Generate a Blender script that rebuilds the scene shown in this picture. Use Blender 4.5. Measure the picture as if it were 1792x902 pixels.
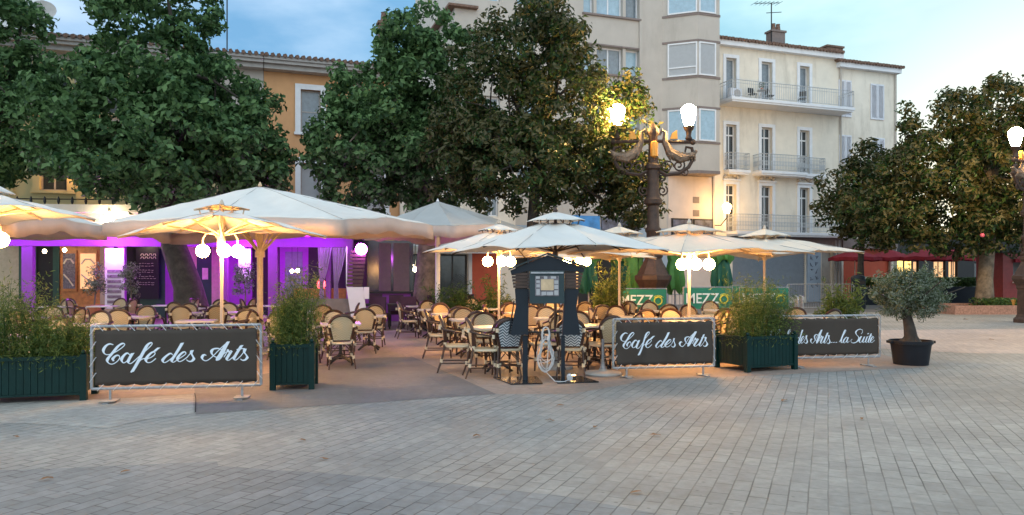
import bpy, math, random
import numpy as np
from mathutils import Vector, Matrix

# ------------------------------------------------------------------ camera, world, sun, exposure
scene = bpy.context.scene
for o in list(bpy.data.objects):
    bpy.data.objects.remove(o)
COL = scene.collection
F, HZ, CX, EYE = 1300.0, 485.0, 896.0, 1.6

cam_data = bpy.data.cameras.new('camera')
cam = bpy.data.objects.new('camera', cam_data)
COL.objects.link(cam)
cam.location = (0, 0, EYE)
cam.rotation_euler = (math.radians(90), 0, 0)
cam_data.sensor_width = 36.0
cam_data.lens = F / 1792 * 36.0
cam_data.shift_y = (HZ - 451) / 1792
cam_data.clip_end = 2000
scene.camera = cam

scene.view_settings.view_transform = 'Standard'
scene.view_settings.look = 'None'
scene.view_settings.gamma = 1
scene.view_settings.use_curve_mapping = False
scene.view_settings.exposure = EXPOSURE = 1.7

SUN_AZ, SUN_EL = math.radians(38), math.radians(4.5)
world = bpy.data.worlds.new('World')
scene.world = world
world.use_nodes = True
wn, wl = world.node_tree.nodes, world.node_tree.links
wn.clear()
w_out = wn.new('ShaderNodeOutputWorld')
w_bg = wn.new('ShaderNodeBackground')
w_bg.inputs['Strength'].default_value = 0.10
w_sky = wn.new('ShaderNodeTexSky')
w_sky.sky_type = 'NISHITA'
w_sky.sun_disc = False
w_sky.sun_elevation = SUN_EL
w_sky.sun_rotation = SUN_AZ
w_sky.air_density = 1.0
w_sky.dust_density = 0.6
w_sky.ozone_density = 2.0
tc = wn.new('ShaderNodeTexCoord')
mp = wn.new('ShaderNodeMapping')
mp.inputs['Scale'].default_value = (1.0, 1.0, 2.6)
wl.new(tc.outputs['Generated'], mp.inputs['Vector'])
n1 = wn.new('ShaderNodeTexNoise')
n1.inputs['Scale'].default_value = 2.7
n1.inputs['Detail'].default_value = 6
n1.inputs['Roughness'].default_value = 0.52
wl.new(mp.outputs['Vector'], n1.inputs['Vector'])
rp = wn.new('ShaderNodeMapRange')
rp.inputs['From Min'].default_value = 0.45
rp.inputs['From Max'].default_value = 0.66
rp.clamp = True
wl.new(n1.outputs['Fac'], rp.inputs['Value'])
# clouds are whiter towards the sunset, bluer away from it within view
dt = wn.new('ShaderNodeVectorMath')
dt.operation = 'DOT_PRODUCT'
nrm = wn.new('ShaderNodeVectorMath')
nrm.operation = 'NORMALIZE'
wl.new(tc.outputs['Generated'], nrm.inputs[0])
wl.new(nrm.outputs['Vector'], dt.inputs[0])
dt.inputs[1].default_value = (math.sin(SUN_AZ) * .97, math.cos(SUN_AZ) * .97, 0.12)
ramp = wn.new('ShaderNodeValToRGB')
wl.new(dt.outputs['Value'], ramp.inputs['Fac'])
e = ramp.color_ramp.elements
e[0].position = 0.0
e[0].color = (4.3, 5.1, 5.6, 1)  # sky overhead and behind, out of view, brightened to light the ground
e[1].position = 1.0
e[1].color = (3.0, 3.2, 3.2, 1)
for p_, c_ in ((0.16, (3.6, 4.35, 5.0, 1)), (0.32, (.60, 1.45, 2.6, 1)), (0.70, (.60, 1.55, 2.65, 1)), (0.86, (.75, 2.05, 2.70, 1)), (0.94, (1.45, 2.65, 2.95, 1)), (0.975, (2.3, 2.9, 3.0, 1))):
    k_ = ramp.color_ramp.elements.new(p_)
    k_.color = c_
mx = wn.new('ShaderNodeMixRGB')
fm = wn.new('ShaderNodeMath')
fm.operation = 'MULTIPLY_ADD'
fm.inputs[1].default_value = 0.22
fm.inputs[2].default_value = 0.74
wl.new(rp.outputs['Result'], fm.inputs[0])
wl.new(fm.outputs['Value'], mx.inputs['Fac'])
wl.new(w_sky.outputs['Color'], mx.inputs['Color1'])
# brightness of the cloud sheet varies softly
cl = wn.new('ShaderNodeMixRGB')
cl.blend_type = 'ADD'
c2 = wn.new('ShaderNodeMath')
c2.operation = 'MULTIPLY'
c2.inputs[1].default_value = 0.85
wl.new(rp.outputs['Result'], c2.inputs[0])
wl.new(c2.outputs['Value'], cl.inputs['Fac'])
wl.new(ramp.outputs['Color'], cl.inputs['Color1'])
cl.inputs['Color2'].default_value = (1.7, 1.45, 1.05, 1)
wl.new(cl.outputs['Color'], mx.inputs['Color2'])
wl.new(mx.outputs['Color'], w_bg.inputs['Color'])
wl.new(w_bg.outputs['Background'], w_out.inputs['Surface'])

sun_data = bpy.data.lights.new('sun', 'SUN')
sun_data.energy = 0.35
sun_data.angle = math.radians(20)
sun_data.color = (1.0, 0.86, 0.72)
sun = bpy.data.objects.new('sun', sun_data)
COL.objects.link(sun)
_d = Vector((math.sin(SUN_AZ) * math.cos(SUN_EL), math.cos(SUN_AZ) * math.cos(SUN_EL), math.sin(SUN_EL)))
sun.rotation_euler = _d.to_track_quat('Z', 'Y').to_euler()

cy = scene.cycles
cy.use_denoising = True
try:
    cy.denoiser = 'OPENIMAGEDENOISE'
    cy.denoising_input_passes = 'RGB_ALBEDO_NORMAL'
except Exception:
    pass
cy.max_bounces = 6
cy.diffuse_bounces = 3
cy.glossy_bounces = 3
cy.transmission_bounces = 4
cy.transparent_max_bounces = 6
cy.sample_clamp_indirect = 4.0
cy.caustics_reflective = False
cy.caustics_refractive = False
cy.use_light_tree = True

# ------------------------------------------------------------------ helpers
def PX(px, Y):
    return (px - CX) / F * Y
def PZ(py, Y):
    return EYE + (HZ - py) / F * Y
def G(px, py):
    Y = F * EYE / (py - HZ)
    return (PX(px, Y), Y)

MATS = {}
def mat(name, col, rough=0.6, metal=0.0, var=0.12, scale=6.0, bump=0.0, bscale=40.0, spec=0.5,
        trans=0.0, emit=None, estr=0.0, back=None, stain=0.0):
    if name in MATS:
        return MATS[name]
    m = bpy.data.materials.new(name)
    MATS[name] = m
    m.use_nodes = True
    N, L = m.node_tree.nodes, m.node_tree.links
    b = N['Principled BSDF']
    out = N['Material Output']
    b.inputs['Roughness'].default_value = rough
    b.inputs['Metallic'].default_value = metal
    b.inputs['Specular IOR Level'].default_value = spec
    if emit:
        b.inputs['Base Color'].default_value = (*col, 1)
        b.inputs['Emission Color'].default_value = (*emit, 1)
        b.inputs['Emission Strength'].default_value = estr
        return m
    t = N.new('ShaderNodeTexCoord')
    nz = N.new('ShaderNodeTexNoise')
    nz.inputs['Scale'].default_value = scale
    nz.inputs['Detail'].default_value = 5
    nz.inputs['Roughness'].default_value = 0.6
    L.new(t.outputs['Object'], nz.inputs['Vector'])
    mr = N.new('ShaderNodeMapRange')
    mr.inputs['From Min'].default_value = 0.3
    mr.inputs['From Max'].default_value = 0.7
    mr.inputs['To Min'].default_value = 1 - var
    mr.inputs['To Max'].default_value = 1 + var
    L.new(nz.outputs['Fac'], mr.inputs['Value'])
    mul = N.new('ShaderNodeVectorMath')
    mul.operation = 'SCALE'
    if back:
        geo = N.new('ShaderNodeNewGeometry')
        mc = N.new('ShaderNodeMixRGB')
        mc.inputs['Color1'].default_value = (*col, 1)
        mc.inputs['Color2'].default_value = (*back, 1)
        L.new(geo.outputs['Backfacing'], mc.inputs['Fac'])
        L.new(mc.outputs['Color'], mul.inputs[0])
    else:
        mul.inputs[0].default_value = col
    L.new(mr.outputs['Result'], mul.inputs['Scale'])
    src = mul.outputs['Vector']
    if stain > 0:
        n3 = N.new('ShaderNodeTexNoise')
        n3.inputs['Scale'].default_value = 0.7
        n3.inputs['Detail'].default_value = 8
        n3.inputs['Roughness'].default_value = 0.7
        mp3 = N.new('ShaderNodeMapping')
        mp3.inputs['Scale'].default_value = (1.6, 1.6, 0.35)
        L.new(t.outputs['Object'], mp3.inputs['Vector'])
        L.new(mp3.outputs['Vector'], n3.inputs['Vector'])
        m3 = N.new('ShaderNodeMapRange')
        m3.inputs['From Min'].default_value = 0.52
        m3.inputs['From Max'].default_value = 0.75
        m3.inputs['To Max'].default_value = stain
        L.new(n3.outputs['Fac'], m3.inputs['Value'])
        x3 = N.new('ShaderNodeMixRGB')
        x3.inputs['Color2'].default_value = (col[0] * .45, col[1] * .42, col[2] * .38, 1)
        L.new(m3.outputs['Result'], x3.inputs['Fac'])
        L.new(src, x3.inputs['Color1'])
        src = x3.outputs['Color']
    L.new(src, b.inputs['Base Color'])
    if bump > 0:
        bn = N.new('ShaderNodeTexNoise')
        bn.inputs['Scale'].default_value = bscale
        bn.inputs['Detail'].default_value = 4
        L.new(t.outputs['Object'], bn.inputs['Vector'])
        bp = N.new('ShaderNodeBump')
        bp.inputs['Strength'].default_value = bump
        bp.inputs['Distance'].default_value = 0.02
        L.new(bn.outputs['Fac'], bp.inputs['Height'])
        L.new(bp.outputs['Normal'], b.inputs['Normal'])
    if trans > 0:
        tr = N.new('ShaderNodeBsdfTranslucent')
        L.new(src, tr.inputs['Color'])
        ms = N.new('ShaderNodeMixShader')
        ms.inputs['Fac'].default_value = trans
        L.new(b.outputs['BSDF'], ms.inputs[1])
        L.new(tr.outputs['BSDF'], ms.inputs[2])
        L.new(ms.outputs['Shader'], out.inputs['Surface'])
    return m

class MB:
    def __init__(s):
        s.v, s.f, s.m = [], [], []
        s.mi = 0
    def add(s, vs, fs):
        o = len(s.v)
        s.v += [tuple(p) for p in vs]
        s.f += [tuple(i + o for i in f) for f in fs]
        s.m += [s.mi] * len(fs)
        return s
    def box(s, c, d, rz=0.0, M=None):
        hx, hy, hz = d[0] / 2, d[1] / 2, d[2] / 2
        vs = []
        cr, sr = math.cos(rz), math.sin(rz)
        for x, y, z in ((-hx, -hy, -hz), (hx, -hy, -hz), (hx, hy, -hz), (-hx, hy, -hz),
                        (-hx, -hy, hz), (hx, -hy, hz), (hx, hy, hz), (-hx, hy, hz)):
            p = (x * cr - y * sr, x * sr + y * cr, z)
            if M is not None:
                p = tuple(M @ Vector(p))
            vs.append((c[0] + p[0], c[1] + p[1], c[2] + p[2]))
        return s.add(vs, [(3, 2, 1, 0), (4, 5, 6, 7), (0, 1, 5, 4), (1, 2, 6, 5), (2, 3, 7, 6), (3, 0, 4, 7)])
    def bb(s, x0, x1, y0, y1, z0, z1):
        return s.box(((x0 + x1) / 2, (y0 + y1) / 2, (z0 + z1) / 2), (abs(x1 - x0), abs(y1 - y0), abs(z1 - z0)))
    def tube(s, pts, rads, k=8, caps=True):
        pts = [Vector(p) for p in pts]
        if not isinstance(rads, (list, tuple)):
            rads = [rads] * len(pts)
        n = len(pts)
        vs, fs = [], []
        prev = None
        for i, p in enumerate(pts):
            t = (pts[min(i + 1, n - 1)] - pts[max(i - 1, 0)])
            if t.length < 1e-9:
                t = Vector((0, 0, 1))
            t.normalize()
            if prev is None:
                a = t.cross(Vector((0, 0, 1)) if abs(t.z) < .9 else Vector((1, 0, 0))).normalized()
            else:
                a = (prev - t * prev.dot(t))
                a = a.normalized() if a.length > 1e-6 else t.cross(Vector((1, 0, 0))).normalized()
            prev = a
            b = t.cross(a)
            for j in range(k):
                q = 2 * math.pi * j / k
                vs.append(p + (a * math.cos(q) + b * math.sin(q)) * rads[i])
        for i in range(n - 1):
            for j in range(k):
                j2 = (j + 1) % k
                fs.append((i * k + j, i * k + j2, (i + 1) * k + j2, (i + 1) * k + j))
        if caps:
            fs.append(tuple(reversed(range(k))))
            fs.append(tuple((n - 1) * k + j for j in range(k)))
        return s.add(vs, fs)
    def lathe(s, prof, c=(0, 0, 0), k=16, closed=True):
        vs, fs = [], []
        n = len(prof)
        for r, z in prof:
            for j in range(k):
                q = 2 * math.pi * j / k
                vs.append((c[0] + r * math.cos(q), c[1] + r * math.sin(q), c[2] + z))
        for i in range(n - 1):
            for j in range(k):
                j2 = (j + 1) % k
                fs.append((i * k + j, i * k + j2, (i + 1) * k + j2, (i + 1) * k + j))
        if closed:
            fs.append(tuple(reversed(range(k))))
            fs.append(tuple((n - 1) * k + j for j in range(k)))
        return s.add(vs, fs)
    def prism(s, poly, z0, z1):
        n = len(poly)
        vs = [(x, y, z0) for x, y in poly] + [(x, y, z1) for x, y in poly]
        fs = [tuple(reversed(range(n))), tuple(range(n, 2 * n))]
        fs += [(i, (i + 1) % n, n + (i + 1) % n, n + i) for i in range(n)]
        return s.add(vs, fs)
    def plate(s, poly, y0, y1):
        """polygon in x,z extruded along y"""
        n = len(poly)
        vs = [(x, y0, z) for x, z in poly] + [(x, y1, z) for x, z in poly]
        fs = [tuple(range(n)), tuple(reversed(range(n, 2 * n)))]
        fs += [((i + 1) % n, i, n + i, n + (i + 1) % n) for i in range(n)]
        return s.add(vs, fs)
    def sphere(s, c, r, k=12, h=8, sz=1.0):
        prof = [(max(1e-4, r * math.sin(math.pi * i / h)), -r * sz * math.cos(math.pi * i / h)) for i in range(h + 1)]
        return s.lathe(prof, c, k, closed=False)
    def build(s, name, m=None, parent=None, smooth=False, **kw):
        me = bpy.data.meshes.new(name)
        me.from_pydata(s.v, [], s.f)
        ms = m if isinstance(m, (list, tuple)) else [m]
        for q in ms:
            if q:
                me.materials.append(q)
        if len(ms) > 1:
            me.polygons.foreach_set('material_index', s.m)
        if smooth:
            me.polygons.foreach_set('use_smooth', [True] * len(me.polygons))
            try:
                me.set_sharp_from_angle(angle=math.radians(40))
            except Exception:
                pass
        me.update()
        o = bpy.data.objects.new(name, me)
        COL.objects.link(o)
        if parent is not None:
            o.parent = parent
        for k_, v_ in kw.items():
            o[k_] = v_
        return o

def thing(name, label, cat, loc=(0, 0, 0), rz=0.0, group=None):
    o = bpy.data.objects.new(name, None)
    o.empty_display_size = 0.2
    COL.objects.link(o)
    o.location = loc
    o.rotation_euler = (0, 0, rz)
    tag(o, label, cat, group)
    return o
def tag(o, label, cat, group=None):
    o['label'] = label
    o['category'] = cat
    if group:
        o['group'] = group
    return o
KIDS = {}
def copy_tree(o, parent=None):
    if not KIDS.get('n') == len(bpy.data.objects):
        pass
    c = o.copy()
    COL.objects.link(c)
    if parent is not None:
        c.parent = parent
    for ch in CH.get(o.name, []):
        copy_tree(ch, c)
    return c
CH = {}
def index_children():
    CH.clear()
    for o in bpy.data.objects:
        if o.parent:
            CH.setdefault(o.parent.name, []).append(o)

def text_mesh(s, size, name, m, parent, loc, rot=(math.radians(90), 0, 0), ext=0.004, align='CENTER', sx=1.0, bold=0.0):
    cu = bpy.data.curves.new(name, 'FONT')
    cu.body = s
    cu.size = size
    cu.extrude = ext
    cu.offset = bold
    cu.align_x = align
    cu.align_y = 'CENTER'
    t = bpy.data.objects.new(name + '_tmp', cu)
    COL.objects.link(t)
    me = bpy.data.meshes.new_from_object(t)
    bpy.data.objects.remove(t)
    me.materials.clear()
    me.materials.append(m)
    o = bpy.data.objects.new(name, me)
    COL.objects.link(o)
    o.parent = parent
    o.location = loc
    o.rotation_euler = rot
    o.scale = (sx, 1, 1)
    return o

def leaf_cloud(name, centers, per, rad, size, m, parent, seed=1, aspect=0.55, up=0.35, flat=0.75, kind=None, fold=0.25, pos=None):
    """many single leaf-sized folded faces spread round clump centres"""
    rg = np.random.default_rng(seed)
    if pos is None:
        C = np.repeat(np.asarray(centers, float), per, axis=0)
        n = len(C)
        d = rg.normal(size=(n, 3))
        d /= np.linalg.norm(d, axis=1)[:, None]
        rr = rad * rg.random(n)[:, None] ** 0.45
        d2 = d * rr
        d2[:, 2] *= flat
        P = C + d2
    else:
        P = np.asarray(pos, float)
        n = len(P)
        d = rg.normal(size=(n, 3))
        d /= np.linalg.norm(d, axis=1)[:, None]
    nr = d + rg.normal(size=(n, 3)) * 0.6
    nr[:, 2] += up
    nr /= np.linalg.norm(nr, axis=1)[:, None]
    ax = rg.normal(size=(n, 3))
    ax -= nr * (ax * nr).sum(1)[:, None]
    ax /= np.linalg.norm(ax, axis=1)[:, None]
    bx = np.cross(nr, ax)
    s = size * (0.6 + 0.8 * rg.random(n))[:, None]
    V = np.empty((n, 4, 3))
    V[:, 0] = P - ax * s * .5
    V[:, 1] = P + bx * s * aspect * .5 + nr * s * fold * .5 + ax * s * .05
    V[:, 2] = P + ax * s * .5 - nr * s * .08
    V[:, 3] = P - bx * s * aspect * .5 + nr * s * fold * .5 + ax * s * .05
    me = bpy.data.meshes.new(name)
    me.vertices.add(n * 4)
    me.vertices.foreach_set('co', V.reshape(-1))
    idx = np.arange(n * 4).reshape(n, 4)
    tri = np.concatenate([idx[:, [0, 1, 2]], idx[:, [0, 2, 3]]], axis=1).reshape(-1)
    me.loops.add(n * 6)
    me.loops.foreach_set('vertex_index', tri.astype(np.int32))
    me.polygons.add(n * 2)
    me.polygons.foreach_set('loop_start', np.arange(0, n * 6, 3, dtype=np.int32))
    me.polygons.foreach_set('loop_total', np.full(n * 2, 3, dtype=np.int32))
    me.update(calc_edges=True)
    at = me.attributes.new('leafvar', 'FLOAT', 'FACE')
    at.data.foreach_set('value', np.repeat(rg.random(n), 2).astype(np.float32))
    me.materials.append(m)
    o = bpy.data.objects.new(name, me)
    COL.objects.link(o)
    if parent is not None:
        o.parent = parent
    if kind:
        o['kind'] = kind
    return o

def leaf_mat(name, dark, light, rough=0.5, trans=0.25, back=None, spec=0.4):
    m = bpy.data.materials.new(name)
    MATS[name] = m
    m.use_nodes = True
    N, L = m.node_tree.nodes, m.node_tree.links
    b = N['Principled BSDF']
    b.inputs['Roughness'].default_value = rough
    b.inputs['Specular IOR Level'].default_value = spec
    at = N.new('ShaderNodeAttribute')
    at.attribute_name = 'leafvar'
    r = N.new('ShaderNodeMixRGB')
    r.inputs['Color1'].default_value = (*dark, 1)
    r.inputs['Color2'].default_value = (*light, 1)
    L.new(at.outputs['Fac'], r.inputs['Fac'])
    src = r.outputs['Color']
    if back:
        g = N.new('ShaderNodeNewGeometry')
        q = N.new('ShaderNodeMixRGB')
        L.new(g.outputs['Backfacing'], q.inputs['Fac'])
        L.new(src, q.inputs['Color1'])
        q.inputs['Color2'].default_value = (*back, 1)
        src = q.outputs['Color']
    L.new(src, b.inputs['Base Color'])
    tr = N.new('ShaderNodeBsdfTranslucent')
    L.new(src, tr.inputs['Color'])
    ms = N.new('ShaderNodeMixShader')
    ms.inputs['Fac'].default_value = trans
    L.new(b.outputs['BSDF'], ms.inputs[1])
    L.new(tr.outputs['BSDF'], ms.inputs[2])
    L.new(ms.outputs['Shader'], N['Material Output'].inputs['Surface'])
    return m

# ------------------------------------------------------------------ materials
M = dict(
    plaster_cream=mat('plaster_cream', (.73, .67, .575), .85, var=.08, scale=1.2, stain=.5, bump=.15, bscale=25),
    plaster_cream2=mat('plaster_cream2', (.74, .68, .59), .85, var=.09, scale=.9, stain=.55, bump=.15, bscale=25),
    plaster_grey=mat('plaster_grey', (.47, .435, .40), .85, var=.06, scale=1.0, stain=.3, bump=.1, bscale=25),
    plaster_pink=mat('plaster_pink', (.62, .52, .47), .85, var=.06, scale=1.5, stain=.2),
    plaster_orange=mat('plaster_orange', (.60, .33, .16), .85, var=.08, scale=1.2, stain=.25, bump=.1, bscale=30),
    plaster_yellow=mat('plaster_yellow', (.55, .46, .24), .85, var=.08, scale=1.5, stain=.2),
    white_trim=mat('white_trim', (.70, .72, .76), .6, var=.06, scale=3),
    shutter_white=mat('shutter_white', (.66, .68, .74), .6, var=.06, scale=3),
    blue_grey=mat('blue_grey', (.30, .38, .48), .7, var=.06, scale=2),
    glass_dark=mat('glass_dark', (.035, .045, .055), .12, var=.2, spec=.7),
    glass_mid=mat('glass_mid', (.16, .20, .24), .15, var=.15, spec=.7),
    glass_curtain=mat('glass_curtain', (.30, .44, .55), .22, var=.12, scale=5, spec=.6),
    roller=mat('roller', (.36, .38, .41), .5, var=.05),
    frame_grey=mat('frame_grey', (.35, .33, .32), .5),
    sill_brown=mat('sill_brown', (.20, .16, .15), .7),
    tile=mat('roof_tile', (.17, .105, .08), .9, var=.35, scale=9, bump=.6, bscale=14),
    iron_white=mat('iron_white', (.42, .44, .46), .5),
    iron_dark=mat('iron_dark', (.025, .026, .028), .45, metal=.4),
    concrete=mat('concrete', (.40, .385, .37), .85, var=.12, scale=3, bump=.2),
    shutter_grey=mat('shutter_grey', (.24, .28, .33), .5, metal=.2, var=.08),
    black=mat('interior_black', (.012, .012, .014), .7),
    red_wall=mat('red_wall', (.50, .09, .045), .7, var=.12, scale=1.5),
    dark_red=mat('dark_red', (.22, .03, .03), .55, var=.15),
    crimson=mat('crimson_cloth', (.26, .012, .025), .8, trans=.2),
    navy=mat('navy_panel', (.009, .016, .026), .5, spec=.3, var=.12, scale=4),
    slate_green=mat('slate_green', (.028, .050, .058), .5, spec=.3, var=.1),
    brown_wood=mat('brown_slats', (.055, .032, .025), .6, var=.25, scale=9),
    planter_green=mat('planter_green', (.001, .024, .022), .5, spec=.25, var=.15, scale=5, bump=.1),
    soil=mat('soil', (.05, .035, .025), .95, var=.3, scale=20, bump=.6),
    tarp=mat('tarp', (.060, .049, .042), .7, spec=.2, var=.08, scale=3, bump=.25, bscale=2.2),
    tarp_text=mat('tarp_lettering', (.72, .80, .90), .5, var=.03),
    galv=mat('galvanised', (.33, .35, .38), .42, metal=.55, var=.25, scale=14),
    cord=mat('white_cord', (.58, .59, .61), .7),
    foot_plate=mat('foot_plate', (.42, .34, .28), .7, var=.2),
    canvas=mat('canvas', (.78, .765, .73), .75, var=.04, scale=2.5, trans=.20, bump=.4, bscale=3.0),
    canvas_warm=mat('canvas_warm', (.76, .68, .58), .75, var=.04, scale=2.5, trans=.20, bump=.4, bscale=3.0),
    canvas_grey=mat('canvas_grey', (.46, .47, .47), .75, var=.05, scale=2.5, trans=.15, bump=.12, bscale=3.0),
    valance=mat('valance', (.74, .60, .53), .8, var=.05, scale=2.5, trans=.4, bump=.2, bscale=4.0),  # warm lamplight from below is tinted into the cloth colour
    pale_wood=mat('pale_wood', (.58, .43, .27), .5, var=.15, scale=12),
    pale_pole=mat('pale_pole', (.52, .44, .36), .45, var=.08),
    globe=mat('globe_light', (.9, .85, .7), .3, emit=(1.0, .50, .15), estr=55.0),
    lantern=mat('lantern_light', (.9, .85, .7), .3, emit=(1.0, .60, .20), estr=125.0),
    small_bulb=mat('bulb_light', (.9, .85, .7), .3, emit=(1.0, .80, .50), estr=25.0),
    purple_led=mat('purple_led', (.5, .2, .8), .3, emit=(.55, .0, 1.0), estr=13.0),
    purple_led_inner=mat('purple_led_inner', (.5, .2, .8), .3, emit=(.60, .0, 1.0), estr=40.0),
    violet_lamp=mat('violet_lamp', (.8, .6, .9), .3, emit=(.75, .12, 1.0), estr=26.0),
    cast_iron=mat('rusty_iron', (.055, .030, .021), .6, metal=.1, var=.4, scale=7, bump=.5, bscale=30),
    worn_gilt=mat('worn_gilt', (.20, .14, .10), .6, metal=.2, var=.6, scale=9, bump=.7, bscale=40),
    gilt=mat('gilt', (.60, .28, .06), .4, metal=.5),
    bark=mat('bark', (.16, .13, .10), .95, var=.5, scale=5, bump=1.0, bscale=9),
    bark_dark=mat('bark_dark', (.055, .045, .038), .95, var=.4, scale=5, bump=1.0, bscale=12),
    rattan=mat('rattan_brown', (.050, .020, .012), .35, var=.35, scale=30),
    rattan_cream=mat('rattan_binding', (.66, .57, .42), .5),
    table_white=mat('table_top', (.62, .58, .54), .3, var=.04),
    table_metal=mat('table_iron', (.025, .025, .028), .4, metal=.5),
    lounge=mat('lounge_fabric', (.050, .022, .045), .8, var=.2),
    lounge_leg=mat('lounge_leg', (.02, .018, .02), .5),
    terracotta=mat('terracotta', (.45, .16, .07), .7, var=.15),
    mezzo_green=mat('sign_green', (.008, .18, .115), .55, var=.06, bump=.2, bscale=4),
    mezzo_white=mat('sign_white', (.72, .80, .76), .6),
    mezzo_yellow=mat('sign_yellow', (.62, .58, .06), .6),
    para_green=mat('parasol_green', (.005, .09, .06), .7, var=.15, trans=.15),
    para_lime=mat('parasol_lime', (.075, .235, .055), .7, var=.15, trans=.2),
    pot_black=mat('pot_black', (.008, .009, .014), .5, spec=.3, var=.2),
    paper=mat('paper', (.42, .42, .44), .7),
    photo_dark=mat('printed_dark', (.17, .16, .18), .7, var=.6, scale=14),
    poster_blue=mat('poster_blue', (.05, .25, .60), .6, var=.3, scale=2),
    poster_dark=mat('poster_dark', (.08, .09, .14), .5, var=.8, scale=2.5),
    wood_warm=mat('wood_warm', (.50, .20, .05), .4, var=.25, scale=8),
    door_green=mat('door_green', (.012, .055, .035), .4),
    wall_warm=mat('wall_warm', (.52, .44, .30), .8),
    wall_led_tint=mat('wall_led_purple', (.30, .07, .42), .7, var=.05),  # violet LED glow painted into the base colour
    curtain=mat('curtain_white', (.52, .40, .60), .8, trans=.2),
    chalk=mat('chalk', (.70, .66, .50), .8),
    brick_red=mat('kerb_brick', (.30, .17, .13), .9, var=.35, scale=12, bump=.5),
    leaf_dry=mat('dry_leaf', (.26, .13, .06), .8, var=.3),
    fire=mat('lit_interior', (.8, .5, .2), .5, emit=(1.0, .50, .25), estr=.28),
    lit_yellow=mat('lit_window', (.8, .6, .2), .5, emit=(1.0, .62, .16), estr=.6),
    flower=mat('flower_pink', (.55, .10, .16), .6),
)

def weave(name, c1, c2, sc, rough=.45):
    m = bpy.data.materials.new(name)
    m.use_nodes = True
    N, L = m.node_tree.nodes, m.node_tree.links
    b = N['Principled BSDF']
    b.inputs['Roughness'].default_value = rough
    t = N.new('ShaderNodeTexCoord')
    sx = N.new('ShaderNodeSeparateXYZ')
    L.new(t.outputs['Object'], sx.inputs['Vector'])
    pp = N.new('ShaderNodeMath'); pp.operation = 'PINGPONG'; pp.inputs[1].default_value = 1.0 / sc
    L.new(sx.outputs['X'], pp.inputs[0])
    ad = N.new('ShaderNodeMath'); ad.operation = 'ADD'
    L.new(pp.outputs['Value'], ad.inputs[0]); L.new(sx.outputs['Z'], ad.inputs[1])
    ad2 = N.new('ShaderNodeMath'); ad2.operation = 'ADD'
    L.new(ad.outputs['Value'], ad2.inputs[0]); L.new(sx.outputs['Y'], ad2.inputs[1])
    ml = N.new('ShaderNodeMath'); ml.operation = 'MULTIPLY'; ml.inputs[1].default_value = sc * 2.2 * math.pi
    L.new(ad2.outputs['Value'], ml.inputs[0])
    sn = N.new('ShaderNodeMath'); sn.operation = 'SINE'
    L.new(ml.outputs['Value'], sn.inputs[0])
    mr = N.new('ShaderNodeMapRange'); mr.inputs['From Min'].default_value = -.3; mr.inputs['From Max'].default_value = .3
    L.new(sn.outputs['Value'], mr.inputs['Value'])
    mx = N.new('ShaderNodeMixRGB')
    mx.inputs['Color1'].default_value = (*c1, 1); mx.inputs['Color2'].default_value = (*c2, 1)
    L.new(mr.outputs['Result'], mx.inputs['Fac'])
    L.new(mx.outputs['Color'], b.inputs['Base Color'])
    return m
M['weave_cream'] = weave('weave_cream', (.60, .50, .33), (.48, .38, .24), 18)
M['weave_blue'] = weave('weave_blue', (.62, .66, .70), (.05, .09, .13), 17)
M['weave_tan'] = weave('weave_tan', (.50, .38, .22), (.36, .25, .13), 18)

M['leaf_plane'] = leaf_mat('leaf_plane', (.020, .060, .020), (.155, .270, .100), .5, .32, spec=.25)
M['leaf_magnolia'] = leaf_mat('leaf_magnolia', (.013, .042, .014), (.062, .115, .030), .42, .20, back=(.075, .070, .024), spec=.3)
M['leaf_bamboo'] = leaf_mat('leaf_bamboo', (.045, .10, .02), (.22, .27, .06), .5, .35)
M['leaf_olive'] = leaf_mat('leaf_olive', (.055, .10, .042), (.135, .175, .08), .5, .2, back=(.22, .26, .20))
M['leaf_hedge'] = leaf_mat('leaf_hedge', (.03, .08, .02), (.08, .14, .03), .5, .2)

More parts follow.
